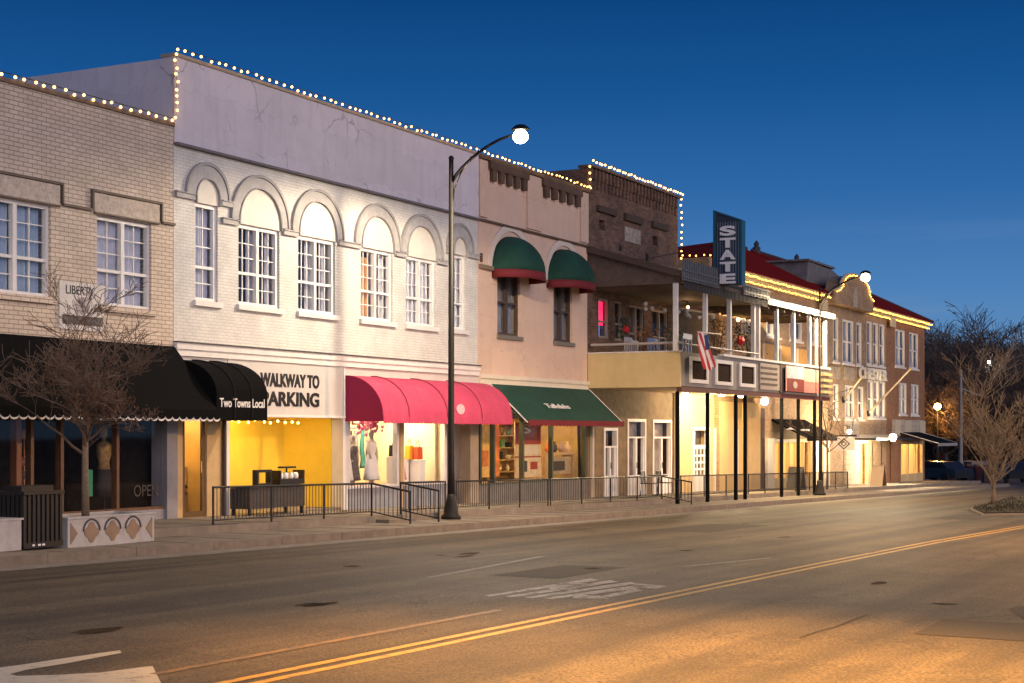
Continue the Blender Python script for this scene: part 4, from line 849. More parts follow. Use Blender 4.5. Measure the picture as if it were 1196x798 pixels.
def tall_door(par, D_, fm, pm):
    x0, x1, z0, z1 = D_; zt = z1-.62; g = -gz(0)
    zg = gz((x0+x1)/2)
    f = MB().box(x0, x0+.1, -.03, .15, zg, z1).box(x1-.1, x1, -.03, .15, zg, z1).box(x0+.1, x1-.1, -.03, .15, z1-.1, z1).box(x0+.1, x1-.1, -.02, .14, zt-.06, zt)
    xm = (x0+x1)/2
    f.box(xm-.07, xm+.07, 0, .1, zg, zt-.06).box(x0+.1, x0+.2, .02, .1, zg, zt-.06).box(x1-.2, x1-.1, .02, .1, zg, zt-.06).box(x0+.2, x1-.2, .021, .099, zg, zg+.7)
    o = M('double_door', f, fm, par); M('pane', MB().box(x0+.1, x1-.1, .05, .056, zg+.7, z1-.1), glass, o); M('dark_backing', MB().box(x0+.1, x1-.1, .3, .32, zg, z1), pm, o)
    M('handle', MB().tube([(xm-.04,-.03,zg+.95),(xm-.04,-.03,zg+1.15)], .012, 5), iron, o)
for D_ in (d1, d2): tall_door(t4, D_, white, mat('door_curtain', (.30,.26,.24), .8, var=.4, scale=5))
tall_door(t4, d0, white, mat('olive_pane', (.22,.19,.12), .8))
M('corner_post', MB().box(U(690)-.06, U(690)+.06, -.1, -.002, gz(48), 2.4).box(b4r-.42, b4r-.1, -.12, -.002, gz(55), 3.29), cream, t4)
# ---- balcony (built on to the front): slab, parapets, roof, posts
BY = -3.25
balL, balR = 47.5, U(968, BY)
tb = T('balcony', (56, BY, 3.3), 'long two storey balcony with ochre end wall and grey front over the sidewalk', 'balcony')
M('floor_slab', MB().box(balL+.102, balR-.01, BY+.15, -.003, 3.312, 3.45), mat('balcony_soffit', (.42,.29,.14), .8, var=.1), tb)
M('end_wall', MB().box(balL, balL+.1, BY, -.003, 3.30, 4.43), ochre, tb)
M('end_cap', MB().box(balL-.03, balL+.13, BY-.02, -.003, 4.432, 4.47), trimw, tb)
pf = MB().box(balL+.102, balR, BY, BY+.1, 3.33, 4.44); M('front_parapet', pf, greypanel, tb)
M('fascia_beam', MB().box(balL+.05, balR+.05, BY-.03, BY+.14, 3.16, 3.308), mat('maroon_beam', (.10,.028,.022), .6, var=.2), tb)
M('front_cap', MB().box(U(843,BY), balR+.05, BY-.08, BY+.16, 4.45, 4.53), trimw, tb)
M('handrail', MB().tube([(balL+.05,-.1,4.72),(balL+.05,BY,4.72)], .045, 8).tube([(balL+.05,BY,4.70),(U(885,BY),BY,4.70)], .03, 8), mat('rail_grey', (.4,.36,.33), .6), tb)
for x0, x1 in ((805,826), (835,854.5), (863,881)):
    a, b = U(x0,BY), U(x1,BY); y0, y1 = 3.46, 4.31
    fr = MB().box(a, a+.14, BY-.06, BY-.002, y0, y1).box(b-.14, b, BY-.06, BY-.002, y0, y1).box(a+.14, b-.14, BY-.06, BY-.002, y0, y0+.12).box(a+.14, b-.14, BY-.06, BY-.002, y1-.12, y1)
    o = M('framed_panel', fr, trimw, tb); M('dark_panel', MB().box(a+.14, b-.14, BY-.02, BY-.003, y0+.12, y1-.12), mat('dark_brown_panel', (.028,.014,.011), .9, var=.4, scale=9, spec=.05), o)
# marquee letter board with rows
a, b = U(886.5,BY), U(909,BY); lb = M('letter_board', MB().box(a, b, BY-.05, BY-.002, 3.42, 4.38), mat('board_grey', (.30,.25,.22), .7, var=.2, scale=6), tb)
rw = MB()
for k in range(4): rw.box(a+.08, b-.3, BY-.07, BY-.052, 3.60+k*.2, 3.66+k*.2)
M('board_row', rw, mat('row_dark', (.07,.045,.04), .7, var=.5, scale=20), lb)
M('dark_gap', MB().box(U(909.5,BY), U(915.5,BY), BY-.06, BY-.003, 3.36, 4.40), mat('gap_dark', (.06,.04,.035), .7), tb)
lv = MB()
for k in range(4): lv.box(U(958,BY), balR, BY-.16, BY-.003, 3.45+k*.24, 3.56+k*.24)
M('louvre', lv, tanwood, tb)
# roof of the balcony
RF = U(893,BY)
M('gable_side', MB().prism([(-.003,7.85),(-.003,6.62),(BY,6.62),(BY,6.9)], balL+.002, balL+.06), weathered, tb)
M('roof_deck', MB().prism([(-.003,7.93),(-.003,7.84),(BY,6.86),(BY-.12,6.86),(BY-.12,6.95)], balL-.06, RF), roofm, tb)
M('roof_edge', MB().prism([(-.003,8.0),(-.003,7.78),(BY-.14,6.78),(BY-.14,7.0)], balL-.12, balL-.062), mat('barge_brown', (.09,.06,.045), .7), tb)
M('ceiling', MB().box(balL+.1, RF, BY+.1, -.003, 6.60, 6.66), mat('ceiling_brown', (.09,.065,.05), .8, var=.3), tb)
fa = MB().box(balL+.06, RF, BY-.08, BY+.02, 6.62, 6.855)
mf = MB()
for (x0, x1, z1) in ((792, 833, 7.36), (863, 893, 7.02)):
    a, b = U(x0,BY), U(x1,BY); mf.box(a, b, BY-.16, BY-.122, 6.7, z1)
    n = int((b-a)/.16)
    for k in range(n): c = a+(b-a)*(k+.5)/n; mf.box(c-.03, c+.03, BY-.19, BY-.162, 6.7, z1)
    for zz in (6.78, 7.0): mf.box(a, b, BY-.21, BY-.192, zz, zz+.05)
M('fascia', fa, weathered, tb); M('marquee_cladding', mf, greymetal, tb)
rf = MB()
for k in range(60):
    c = U(795,BY)+(RF-U(795,BY))*(k+.5)/60; rf.box(c-.03, c+.03, BY-.12, BY-.082, 6.45, 6.72)
M('fringe', rf, mat('fringe_dark', (.05,.045,.045), .7), tb)
M('canopy_roof', MB().box(RF+.01, U(971.7,BY), BY-.1, -.6, 6.60, 6.68), mat('canopy_top', (.3,.28,.26), .7), tb)
M('canopy_edge', MB().box(RF+.01, U(971.7,BY)+.03, BY-.14, BY-.102, 6.56, 6.78), white, tb)
rj = MB()
for k in range(9): c = RF+.5+k*(balR-RF-.7)/8; rj.box(c-.04, c+.04, BY, -.7, 6.42, 6.598)
M('rafter', rj, weathered, tb)
for x in (790.6, 825, 853, 881, 886.5, 908, 927.5, 946, 954, 964.5):
    u = U(x, BY+.05); r = .07 if x not in (954,) else .05
    M('post', MB().box(u-r, u+r, BY-.0+.02, BY+.02+2*r, 4.45 if x > 842 else 4.44, 6.6 if x > 893 else 6.61), postw, tb)
for x in (791.5, 826.5, 859.5, 870.5, 913, 932.5, 951.5, 958.5):
    u = U(x, BY+.1); r = .055
    M('lower_post', MB().box(u-r, u+r, BY+.05, BY+.16, gz(u)-.16, 3.158), mat('matt_black_post', (.008,.007,.007), .9, spec=.05), tb)
# string of bulbs under balcony and party clutter
# STATE blade sign
ss = T('blade_sign', (U(848,BY), BY-.5, 6.9), 'tall blue blade sign with white letters STATE above the balcony', 'sign')
su = U(834.3, BY+.1); sy0, sy1 = BY+.1, BY-.86
zt0, zt1, zb_ = 9.35, 9.02, 6.86
M('sign_box', MB().prism([(sy0, zb_), (sy1, zb_-.05), (sy1, zt1), (sy0, zt0)], su, su+.3), navysign, ss)
M('edge_frame', MB().prism([(sy0+.03, zb_-.03), (sy0-.05, zb_-.03), (sy0-.05, zt0+.02), (sy0+.03, zt0+.05)], su-.04, su+.34).prism([(sy1+.05, zb_-.06), (sy1-.03, zb_-.06), (sy1-.03, zt1-.02), (sy1+.05, zt1+.02)], su-.035, su+.335).prism([(sy0-.051, zt0-.05), (sy1+.051, zt1-.03), (sy1+.051, zt1+.02), (sy0-.051, zt0+.02)], su-.035, su+.335), tealsign, ss)
rb_ = MB()
for k in range(9): y = sy0-.12-(abs(sy1-sy0)-.22)*k/8; rb_.box(su-.02, su-.002, y-.012, y+.012, zb_, zt1-.06)
M('sign_rib', rb_, mat('sign_rib', (.16,.2,.26), .4), ss)
for k, ch in enumerate('STATE'):
    text('letter', ch, sy0-.22, sy1+.2, zt1-.36-k*.405, .33, 0, mat('sign_letter', (.88,.87,.86), .5), ss, .06, face=su-.05, bold=.04)
M('guy_wire', MB().tube([(su+.15, sy0, 8.2), (su-1.2, -.1, 7.6)], .012, 4), cable, ss)
# flag on a pole
fg = T('flag', (U(812,BY), BY-.1, 4.4), 'American flag hanging from an angled pole on the balcony', 'flag')
p0 = Vector((U(830,BY)+.6, BY, 4.55)); fu = U(818, BY-.8)
px0, px1 = U(814,BY-.9), U(843,BY-.9)
M('pole', MB().tube([(U(843,BY), BY, 5.2), (U(815,BY-.9), BY-.9, Z(815,388,BY-.9))], .02, 6), mat('flag_pole', (.6,.5,.35), .4), fg)
A = Vector((U(815,BY-.9), BY-.9, Z(815,388,BY-.9))); B = Vector((U(840,BY-.9), BY-.55, Z(840,392,BY-.9)))
drop = Vector((.55, .0, -1.15))
nS, nD = 13, 12
fr_, fw_, fb_ = MB(), MB(), MB()
def fp(s, t):   # s across the fold, t downward
    zz = A.z-.35*s*1.0
    base = A.lerp(B, s)
    return base+drop*t*(1-.10*s)+Vector((0, .07*sin(s*14+t*3), .05*sin(s*9)))
for i in range(nS):
    m_ = fr_ if i % 2 == 0 else fw_
    for j in range(nD):
        s0, s1 = i/nS, (i+1)/nS; q0, q1 = j/nD, (j+1)/nD
        if s1 > .56 and q1 <= .42: mm = fb_
        else: mm = m_
        mm.poly([fp(s0,q0), fp(s1,q0), fp(s1,q1), fp(s0,q1)])
M('red_stripe', fr_, mat('flag_red', (.45,.03,.03), .8), fg); M('white_stripe', fw_, mat('flag_white', (.72,.66,.62), .8), fg); M('star_field', fb_, mat('flag_blue', (.03,.045,.12), .8, var=.6, scale=30), fg)
# printed banner on the balcony front
bn = T('banner', (U(935,BY), BY-.08, 3.4), 'white and red printed banner tied to the balcony front', 'banner')
a, b, c = U(916.5,BY-.1), U(938,BY-.1), U(957,BY-.1); Y_ = BY-.14
M('white_cloth', MB().box(a, b, Y_, Y_+.02, 3.92, 4.40), mat('banner_lilac', (.42,.41,.46), .8, var=.3, scale=9), bn)
M('cream_cloth', MB().box(b+.01, c, Y_, Y_+.02, 3.86, 4.36), mat('banner_cream', (.40,.31,.26), .8, var=.6, scale=14), bn)
M('red_cloth', MB().box(a, b, Y_, Y_+.02, 3.42, 3.915), mat('banner_red', (.13,.012,.01), .8, var=.3), bn)
M('pink_cloth', MB().box(b+.01, c, Y_, Y_+.02, 3.42, 3.855), mat('banner_pink', (.33,.13,.12), .8, var=.6, scale=12), bn)
M('hem', MB().box(a-.02, a+.1, Y_-.012, Y_-.002, 3.42, 4.4), mat('banner_hem', (.6,.25,.22), .8), bn)
M('badge', MB().prism([((a+b)/2+.28*cos(t_), 3.68+.14*sin(t_)) for t_ in lin(0, 2*pi*11/12, 12)], Y_-.012, Y_-.002, 'y'), mat('badge_grey', (.3,.25,.24), .7), bn)
# things on the balcony
def wreath(u, y, z, r, label):
    t = T('wreath', (u, y, z), label, 'wreath', 'wreaths on the balcony'); rs = random.Random(int(u*10)); mb = MB()
    for k in range(160):
        a = rs.uniform(0, 2*pi); rr = r+rs.gauss(0, r*.18); p = Vector((u+rr*cos(a), y+rs.gauss(0,.05), z+rr*sin(a))); d = Vector((rs.gauss(0,1), rs.gauss(0,1), rs.gauss(0,1))).normalized()*.11
        e = Vector((rs.gauss(0,1), rs.gauss(0,1), rs.gauss(0,1))).normalized()*.03; mb.poly([p-e, p+d, p+e])
    M('greenery', mb, mat('evergreen', (.03,.05,.03), .9, var=.4, scale=9), t)
    M('bow', MB().ball(u, y-.1, z-r*.1, r*.42, 8).prism([(u-r*.5,z+r*.35),(u-.02,z),(u-r*.5,z-r*.35)], y-.14, y-.06, 'y').prism([(u+r*.5,z+r*.35),(u+.02,z),(u+r*.5,z-r*.35)], y-.14, y-.06, 'y'), mat('bow_red', (.5,.015,.02), .6), t)
wreath(U(862,-1.8), -1.8, 5.35, .42, 'green wreath with red bow hanging behind the balcony posts')
wreath(U(728,-.5), -.5, 5.35, .3, 'small wreath with red bow on the dark brick wall of the balcony')
def lattice_box(u, y, z, w_, h, m, label, nm, cat):
    t = T(nm, (u, y, z), label, cat); mb = MB()
    mb.box(u-w_/2, u+w_/2, y-.2, y+.2, z+h*.45, z+h*.5)
    M('seat', mb, m, t); bk = MB().box(u-w_/2, u+w_/2, y+.16, y+.2, z+h*.9, z+h)
    for k in range(4): bk.box(u-w_/2+w_*k/3.3, u-w_/2+w_*k/3.3+.04, y+.16, y+.2, z+h*.5, z+h*.9)
    M('backrest', bk, m, t)
    for i in (0,1):
        for j in (0,1): M('leg', MB().box(u-w_/2+i*(w_-.05), u-w_/2+i*(w_-.05)+.05, y-.2+j*.35, y-.15+j*.35, z, z+h*.45), m, t)
chw = mat('chair_grey', (.35,.33,.34), .6); chb = mat('chair_blue', (.14,.2,.34), .6)
lattice_box(48.5, -1.2, 3.45, .6, 1.55, chw, 'white high chair on the balcony near the dark brick wall', 'high_chair', 'chair')
lattice_box(49.5, -1.0, 3.45, .6, 1.5, chw, 'second white high chair on the balcony beside the first', 'high_chair', 'chair')
lattice_box(U(768,-1.4), -1.4, 3.45, .9, 1.6, chb, 'blue high chair in the middle of the balcony', 'high_chair', 'chair')
lattice_box(U(808,-1.6), -1.6, 3.45, .9, 1.9, chb, 'blue high chair behind the flag on the balcony', 'high_chair', 'chair')
rs = random.Random(11)
def potted(u, y, z, label, m, h=1.2):
    t = T('potted_plant', (u, y, z), label, 'plant', 'potted plants on the balcony')
    M('pot', MB().lathe(u, y, [(.13,z),(.2,z+.4),(.22,z+.42)], 12), mat('pot_clay', (.3,.14,.07), .8), t)
    mb = MB(); sm = MB()
    for k in range(10): a = rs.uniform(0,6.28); sm.tube([(u,y,z+.4),(u+.12*cos(a),y+.12*sin(a),z+.4+h*.5),(u+.3*cos(a),y+.3*sin(a),z+.4+h*rs.uniform(.7,1))], [.012,.01,.004], 4)
    for k in range(260):
        p = Vector((u+rs.gauss(0,.25), y+rs.gauss(0,.22), z+.55+h*rs.random()*.9)); d = Vector((rs.gauss(0,1), rs.gauss(0,1), rs.gauss(0,1))).normalized()*.12; e = d.cross(Vector((rs.random(), rs.random(), 1))).normalized()*.035
        mb.poly([p-d*.5, p+e, p+d*.5, p-e])
    M('stem', sm, twig, t); M('foliage', mb, m, t)
lo = mat('orange_leaf', (.30,.11,.03), .8, var=.5, scale=8); lgn = mat('green_grey_leaf', (.07,.085,.06), .8, var=.5, scale=8)
potted(U(753,-.8), -.8, 3.45, 'orange leaved potted plant at the left of the balcony', lo, 1.7)
potted(U(785,-1.2), -1.2, 3.45, 'grey green potted plant behind the first white balcony post', lgn, 1.9)
potted(U(838,-1.5), -1.5, 3.45, 'tall grey green potted plant behind the flag', lgn, 2.3)
potted(U(876,-1.9), -1.9, 3.45, 'tall grey green potted plant at the double balcony post', lgn, 2.3)
rs2 = random.Random(4)
gb = T('globe_lights', (52, -1.5, 6.2), 'unlit glass globe garland under the balcony roof', 'garland')
M('wire', MB().tube([(48.6+i*.6, -1.6+.3*sin(i), 6.25-.12*abs(sin(i*1.3))) for i in range(12)], .01, 4), cable, gb)
for i in range(11): M('globe', MB().ball(48.6+i*.6, -1.6+.3*sin(i), 6.1-.12*abs(sin(i*1.3)), .08, 8), mat('frosted_globe', (.5,.5,.5), .3), gb, smooth=True)
# ================================================================== low building between (behind the marquee)
t5 = T('low_annex_building', (b4r, .2, gz(57)), 'low annex with bright lit doors under the balcony', 'building')
b5l, b5r = 55.62, 60.05
ax = [(U(808,.2)-.0, U(827,.2), -1.2, Z(818,499,.2)), (U(833,.2), U(846,.2), -1.2, Z(840,500,.2))]
M('wall', MB().wall(b5l, b5r, -1.4, 6.6, .2, .5, ax), mat('annex_plaster', (.62,.45,.22), .8, var=.08), t5)
M('roof', MB().box(b5l, b5r, .5, 16, 6.3, 6.5), roofm, t5)
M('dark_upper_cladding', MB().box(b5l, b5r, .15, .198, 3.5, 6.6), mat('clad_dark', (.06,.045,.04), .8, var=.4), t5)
for D_ in ax:
    x0, x1, z0, z1 = D_; zg = gz(x0)
    f = MB().box(x0, x0+.14, .12, .3, zg, z1).box(x1-.14, x1, .12, .3, zg, z1).box(x0+.14, x1-.14, .12, .3, z1-.12, z1).box(x0+.14, x1-.14, .14, .28, z1-.85, z1-.7)
    grid(f, x0+.14, x1-.14, zg+.6, z1-.85, 4, 4, .16, .2, .07); f.box(x0+.14, x1-.14, .16, .21, zg, zg+.6)
    o = M('double_door', f, white, t5); M('pane', MB().box(x0+.1, x1-.1, .22, .226, zg+.5, z1-.1), glass, o); M('dark_backing', MB().box(x0, x1, .52, .54, zg, z1), mat('dim_backing', (.12,.09,.06), .9), o)
# ================================================================== far building with red roof ("CHESTER")
c0, c1 = 60.08, 95.9
EV = 8.5
t6 = T('red_roof_hotel', (c0, 0, gz(78)), 'long three storey tan brick hotel with red tile roof outlined in yellow lights', 'building')
pv0, pv1 = U(964), U(1008)      # centre pavilion
pil0, pil1 = U(1035), U(1042)
def vt(x0, x1, xm, y0, y1): return (U(x0), U(x1), Z(xm,y1), Z(xm,y0))
up = [(U(x0), U(x1), 6.05, 7.75) for x0, x1 in ((866,877),(895,911),(922,937),(945,958))]
pav = [(U(973),U(979.5),5.35,7.55),(U(984),U(997),5.35,7.55),(U(1000.3),U(1006.5),5.35,7.55)]
mid3 = [(U(x),U(x+6.2),5.45,7.75) for x in (1012.3,1019.6,1027)]
rt3 = [(U(1045.5),U(1057),5.6,7.7),(U(1062),U(1072.5),5.6,7.7)]
pav2 = [(U(x0),U(x1),2.55,4.25) for x0, x1 in ((973,979.5),(987,998),(1002,1008.5))]
mid2 = [(U(x),U(x+6.2),2.65,4.65) for x in (1013.5,1020.5,1027.5)]
rt2 = [(U(1050),U(1059),2.9,4.7),(U(1064),U(1073),2.9,4.7)]
low2 = [(U(x0),U(x1),2.6,4.6) for x0, x1 in ((940,946),(950,957))]
sh = [(U(903),U(948),-1.2,1.55),(U(993),U(1014),-1.5,1.45),(U(1019),U(1040),-1.5,1.45),(U(1052),U(1078),-1.2,1.35)]
allh = up+pav+mid3+rt3+pav2+mid2+rt2+sh
segs = [(c0, pv0-.01, ches_brick), (pv0, pil0-.01, ches_brick), (pil0, c1, rust_brick)]
for a, b, m_ in segs:
    hs = [h for h in allh if h[0] > a-.01 and h[1] < b+.01]
    M('wall', MB().wall(a, b, -2.2, 8.1, 0, .3, hs), m_, t6)
M('stone_base', MB().wall(U(1042.2), c1, 1.7, 2.6, -.04, -.002), stone_tan, t6); M('stone_trim', MB().box(U(1045), U(1051), -.06, -.042, 1.7, 2.55).box(U(1057), U(1063.5), -.06, -.042, 1.7, 2.55).box(U(1074), c1, -.06, -.042, 1.5, 2.55).box(pv0, U(1041), -.06, -.002, 1.55, 1.75), mat('stone_cream', (.55,.46,.32), .7), t6)
M('pale_floodlit_pier', MB().box(U(986), U(1001), -.1, -.004, -1.4, 2.45), stone_tan, t6)
cw = mat('pale_window_frame', (.78,.70,.60), .6)
def swin(par, W, n=1, m_=cw, room=None):
    x0, x1, z0, z1 = W; f = MB(); fw = .16
    f.box(x0, x0+fw, .02, .14, z0, z1).box(x1-fw, x1, .02, .14, z0, z1).box(x0+fw, x1-fw, .02, .14, z0, z0+.1).box(x0+fw, x1-fw, .02, .14, z1-.1, z1)
    for i in range(1, n+1): x = x0+(x1-x0)*i/(n+1); f.box(x-.07, x+.07, .03, .13, z0+.1, z1-.1)
    f.box(x0+fw, x1-fw, .04, .12, (z0+z1)/2-.04, (z0+z1)/2+.04)
    o = M('window', f, m_, par); M('pane', MB().box(x0+.1, x1-.1, .08, .086, z0, z1), glass2, o); M('curtain', MB().box(x0, x1, .25, .27, z0, z1), room or mat('far_curtain', (.62,.53,.46), .8, var=.35, scale=1.5), o)
    M('sill', MB().box(x0-.06, x1+.06, -.07, .018, z0-.1, z0-.003), cw, o)
for W in up+pav[1:2]+rt3+pav2[1:2]+rt2: swin(t6, W, 1)
for W in [pav[0], pav[2], pav2[0], pav2[2]]+mid3+mid2: swin(t6, W, 0 if W[1]-W[0] < 1.5 else 1)
# cornice and eaves
cor = MB()
for a, b in ((c0, pv0-.4), (pv1+.4, c1)):
    cor.box(a, b, -.35, .3, 8.3, 8.49).box(a, b, -.2, .3, 8.18, 8.298).box(a, b, -.1, .3, 8.1, 8.178)
cor.box(c0-.3, c0-.01, .31, 14, 8.3, 8.49); M('side_parapet', MB().box(c0-.32, c0-.02, .3, 9, 8.491, 8.86), ches_brick, t6)
for a in (pil0+.0, c0+.4, pv0-1.6): cor.box(a, a+1.0, -.3, -.21, 7.7, 8.2)
M('cornice', cor, mat('cornice_cream', (.62,.50,.30), .7, var=.1), t6)
M('side_wall', MB().box(c0+.003, c0+.3, .302, 14, -2, 8.37).box(c1-.3, c1-.003, .302, 14, -2.2, 8.37), rust_brick, t6)
M('back_wall', MB().box(c0+.3, c1-.3, 13.7, 14, -2, 8.37), rust_brick, t6)
rz, ry = 11.3, 5.0
def hip(a, b, hipL, hipR):
    y0, y1 = -.45, 14.2; m = MB(); m.v += [(a,y0,8.5),(b,y0,8.5),(b,y1,8.5),(a,y1,8.5),(a+hipL,ry,rz),(b-hipR,ry,rz)]
    m.f += [(0,1,5,4),(2,3,4,5),(1,2,5),(3,0,4),(3,2,1,0)]; return m
M('roof', hip(c0-.0, U(985), 14, .3), redroof, t6); M('roof', hip(U(987), c1+.4, .3, 4.5), redroof, t6)
rg = MB().tube([(c0+14, ry, rz+.03), (U(985)-.3, ry, rz+.03)], .1, 6).tube([(U(987)+.3, ry, rz+.03), (c1-4.1, ry, rz+.03)], .1, 6)
rg.tube([(c1-4.1, ry, rz), (c1+.4, -.45, 8.52)], .08, 6).tube([(c0+14, ry, rz), (c0, -.45, 8.52)], .08, 6)
M('ridge_tiles', rg, mat('ridge_dark', (.07,.03,.03), .7), t6)
for x in (74.6, 79.5, 86.5, 90.8):
    fi = M('finial', MB().lathe(x, ry, [(.22,rz-.1),(.22,rz+.25),(.12,rz+.3),(.15,rz+.45),(.03,rz+.62)], 8), mat('finial_dark', (.05,.045,.05), .7), t6)
# curved gable of the pavilion
pc = (pv0+pv1)/2; pwd = (pv1-pv0)/2; gp = [(pv0-.1, 8.12), (pv0-.1, 8.65), (pv0+.5, 8.75)]
for i in range(13): a = pi*i/12; gp.append((pc-(pwd-.9)*cos(a), 8.95+.75*sin(a)))
gp += [(pv1-.5, 8.75), (pv1+.1, 8.65), (pv1+.1, 8.12)]
M('gable', MB().prism(gp, -.52, .25, 'y'), ches_brick, t6)
gcp = MB().tube([(x, -.5, z+.06) for x, z in gp[1:-1]], .09, 6); M('gable_coping', gcp, mat('cornice_cream2', (.55,.45,.30), .7), t6)
M('gable_medallion', MB().prism([(pc-.35,8.15),(pc+.35,8.15),(pc+.25,8.9),(pc,9.2),(pc-.25,8.9)], -.57, -.522, 'y'), mat('medallion', (.42,.34,.27), .8, var=.4, scale=9), t6)
M('roof_dormer', MB().prism([(pc-3.4,8.6),(pc+3.2,8.6),(pc+2.9,9.9),(pc+1.2,10.2),(pc-3.0,10.25)], 1.0, 4.0, 'y').box(pc-3.2, pc+1.4, .9, 4.1, 10.251, 10.35), mat('dormer_grey', (.16,.14,.14), .8, var=.3), t6)
# building name in relief letters
text('lettering', 'CHESTER', U(1002.5), U(1034.5), 4.98, .62, -.06, mat('relief_letter', (.80,.70,.56), .7), t6, .1, bold=.03)
M('name_band', MB().box(U(1001), U(1035), -.03, -.002, 4.66, 5.32), mat('name_band', (.17,.105,.06), .8, var=.2), t6)
M('panel_relief', MB().box(U(985), U(997), -.06, -.002, 4.5, 5.15).box(U(968), U(980), -.06, -.002, 4.5, 5.1), mat('relief_tan', (.38,.29,.20), .8, var=.4, scale=5), t6)
# ground floor shops
for k, W in enumerate(sh):
    x0, x1, z0, z1 = W; zg = gz((x0+x1)/2); f = MB(); n = (5, 2, 2, 3)[k]
    for i in range(n+1): x = x0+.06+(x1-x0-.12)*i/n; f.box(x-.08, x+.08, .0, .14, zg-.3, z1)
    f.box(x0, x1, .01, .13, z1-.15, z1-.002)
    if k in (0, 3): f.box(x0, x1, .02, .12, zg-.3, zg+.45)
    o = M('shop_window', f, mat('shop_frame_tan', (.5,.38,.2), .6), t6); M('pane', MB().box(x0, x1, .06, .066, zg-.3, z1), glass, o)
    M('lit_room', MB().box(x0, x1, 1.9, 2.0, zg-.4, z1+.4).box(x1-.1, x1, .31, 1.9, zg-.4, z1+.4).box(x0, x0+.1, .31, 1.9, zg-.4, z1+.4).box(x0, x1-.1, .31, 1.9, z1+.3, z1+.4), warmwall, t6)
    M('ceiling_lamp', MB().box(x0+.6, x1-.6, .7, .95, z1+.2, z1+.24), emis('hotel_shop_lamp', (1,.68,.26), 40), t6)
M('entry_canopy', MB().box(U(994), U(1040), -1.3, -.003, 1.48, 1.58), iron, t6)
M('pilaster', MB().box(U(948.5), U(953), -.14, -.002, -1.2, 1.7).box(U(962), U(966), -.14, -.002, -1.2, 1.7).box(U(893.5), U(902), -.12, -.002, -1, 1.6), mat('pilaster_pale', (.62,.55,.44), .7), t6)
M('recess_shade', MB().box(U(884.5), U(892.5), -.03, -.003, -1.0, 2.9), mat('recess_dark', (.05,.025,.02), .7), t6)  # flat dark sheet standing in for the shade of a recess
M('plaster_panel', MB().wall(c0+.02, U(866)-.02, -1.2, 3.1, -.03, -.003, [(U(857.5), U(866)-.4, -1.2, 2.0)]), mat('annex_plaster', (.62,.45,.22), .8), t6); M('side_door', MB().box(U(857.5)+.02, U(866)-.42, -.02, -.004, -1.0, 1.98), white, t6)
M('warm_pier', MB().box(U(866), U(884), -.16, -.003, -1, 3.1), mat('warm_pier', (.62,.42,.18), .7, var=.1), t6)
# awnings on the hotel
k1 = slope_awning('black awning with pale lettering under the right end of the balcony', U(901), U(938), 1.6, 2.45, 1.62, black_fab, black_fab, sc_=False, name='sloped_awning', edge=iron)
M('lettering', MB().prism([(U(917,-1),1.98),(U(926,-1),1.98),(U(931,-1),1.86),(U(922,-1),2.08)], -1.06, -1.04, 'y').box(U(934,-1), U(944,-1), -1.06, -1.04, 1.9, 2.0), letterw, k1)
k2 = slope_awning('black awning at the far right corner of the red roofed hotel', U(1050), U(1074), 2.2, 1.9, 1.25, black_fab, mat('awning_grey_edge', (.25,.25,.25), .7), sc_=False, edge=trimw)
# string lights on rooflines
def line(a, b, n): return [tuple(Vector(a).lerp(Vector(b), i/(n-1))) for i in range(n)]
light_string('roofline lights along the tan brick building at far left', line((17.0,-.08,8.42), (26.4,-.08,8.42), 36), (17,-.08,8.4))
light_string('roofline lights along the top of the white arched building', line((26.5,-.1,9.93), (39.9,-.1,9.93), 50), (26.5,-.1,9.9))
light_string('vertical lights at the left corner of the white arched building', line((26.47,-.09,9.83), (26.47,-.09,8.5), 10), (26.47,-.09,8.5))
light_string('roofline lights along the top of the peach building', line((40.05,-.16,9.90), (47.4,-.16,9.90), 29), (40,-.16,9.9))
light_string('roofline lights along the top of the dark brick building', line((47.5,-.2,10.78), (55.6,-.2,10.75), 34), (47.5,-.2,10.8), r=.055)
light_string('vertical lights at the left corner of the dark brick building', line((47.44,-.1,10.6), (47.44,-.1,9.95), 4), (47.44,-.1,10), r=.06)
light_string('vertical lights at the right corner of the dark brick building', line((55.66,-.1,10.6), (55.66,-.1,8.4), 10), (55.66,-.1,8.4), r=.06)
light_string('eave lights on the left wing of the red roofed hotel', line((c0-.3,-.42,8.34), (pv0-.6,-.42,8.34), 62), (c0,-.42,8.3), r=.05, bm_=bulby)
light_string('second row of lights below the left wing eave of the hotel', line((c0,-.26,8.12), (pv0-.6,-.26,8.12), 60), (c0,-.26,8.1), r=.045, bm_=bulby)
light_string('side eave lights at the left end of the red roofed hotel', line((c0-.34,.25,8.95), (c0-.34,7,8.98), 24), (c0-.34,.25,8.9), r=.05, bm_=bulby)
light_string('eave lights on the right wing of the red roofed hotel', line((pv1+.5,-.42,8.34), (c1,-.42,8.34), 66), (pv1,-.42,8.3), r=.05, bm_=bulby)
light_string('second row of lights below the right wing eave of the hotel', line((pv1+.5,-.26,8.12), (c1,-.26,8.12), 60), (pv1,-.26,8.1), r=.045, bm_=bulby)
gpp = []
for (a, b) in zip(gp[1:-2], gp[2:-1]): gpp += [(a[0], -.62, a[1]+.02), ((a[0]+b[0])/2, -.62, (a[1]+b[1])/2+.02)]
light_string('lights outlining the curved gable of the hotel', gpp, (pc,-.4,8.6), r=.05, bm_=bulby)
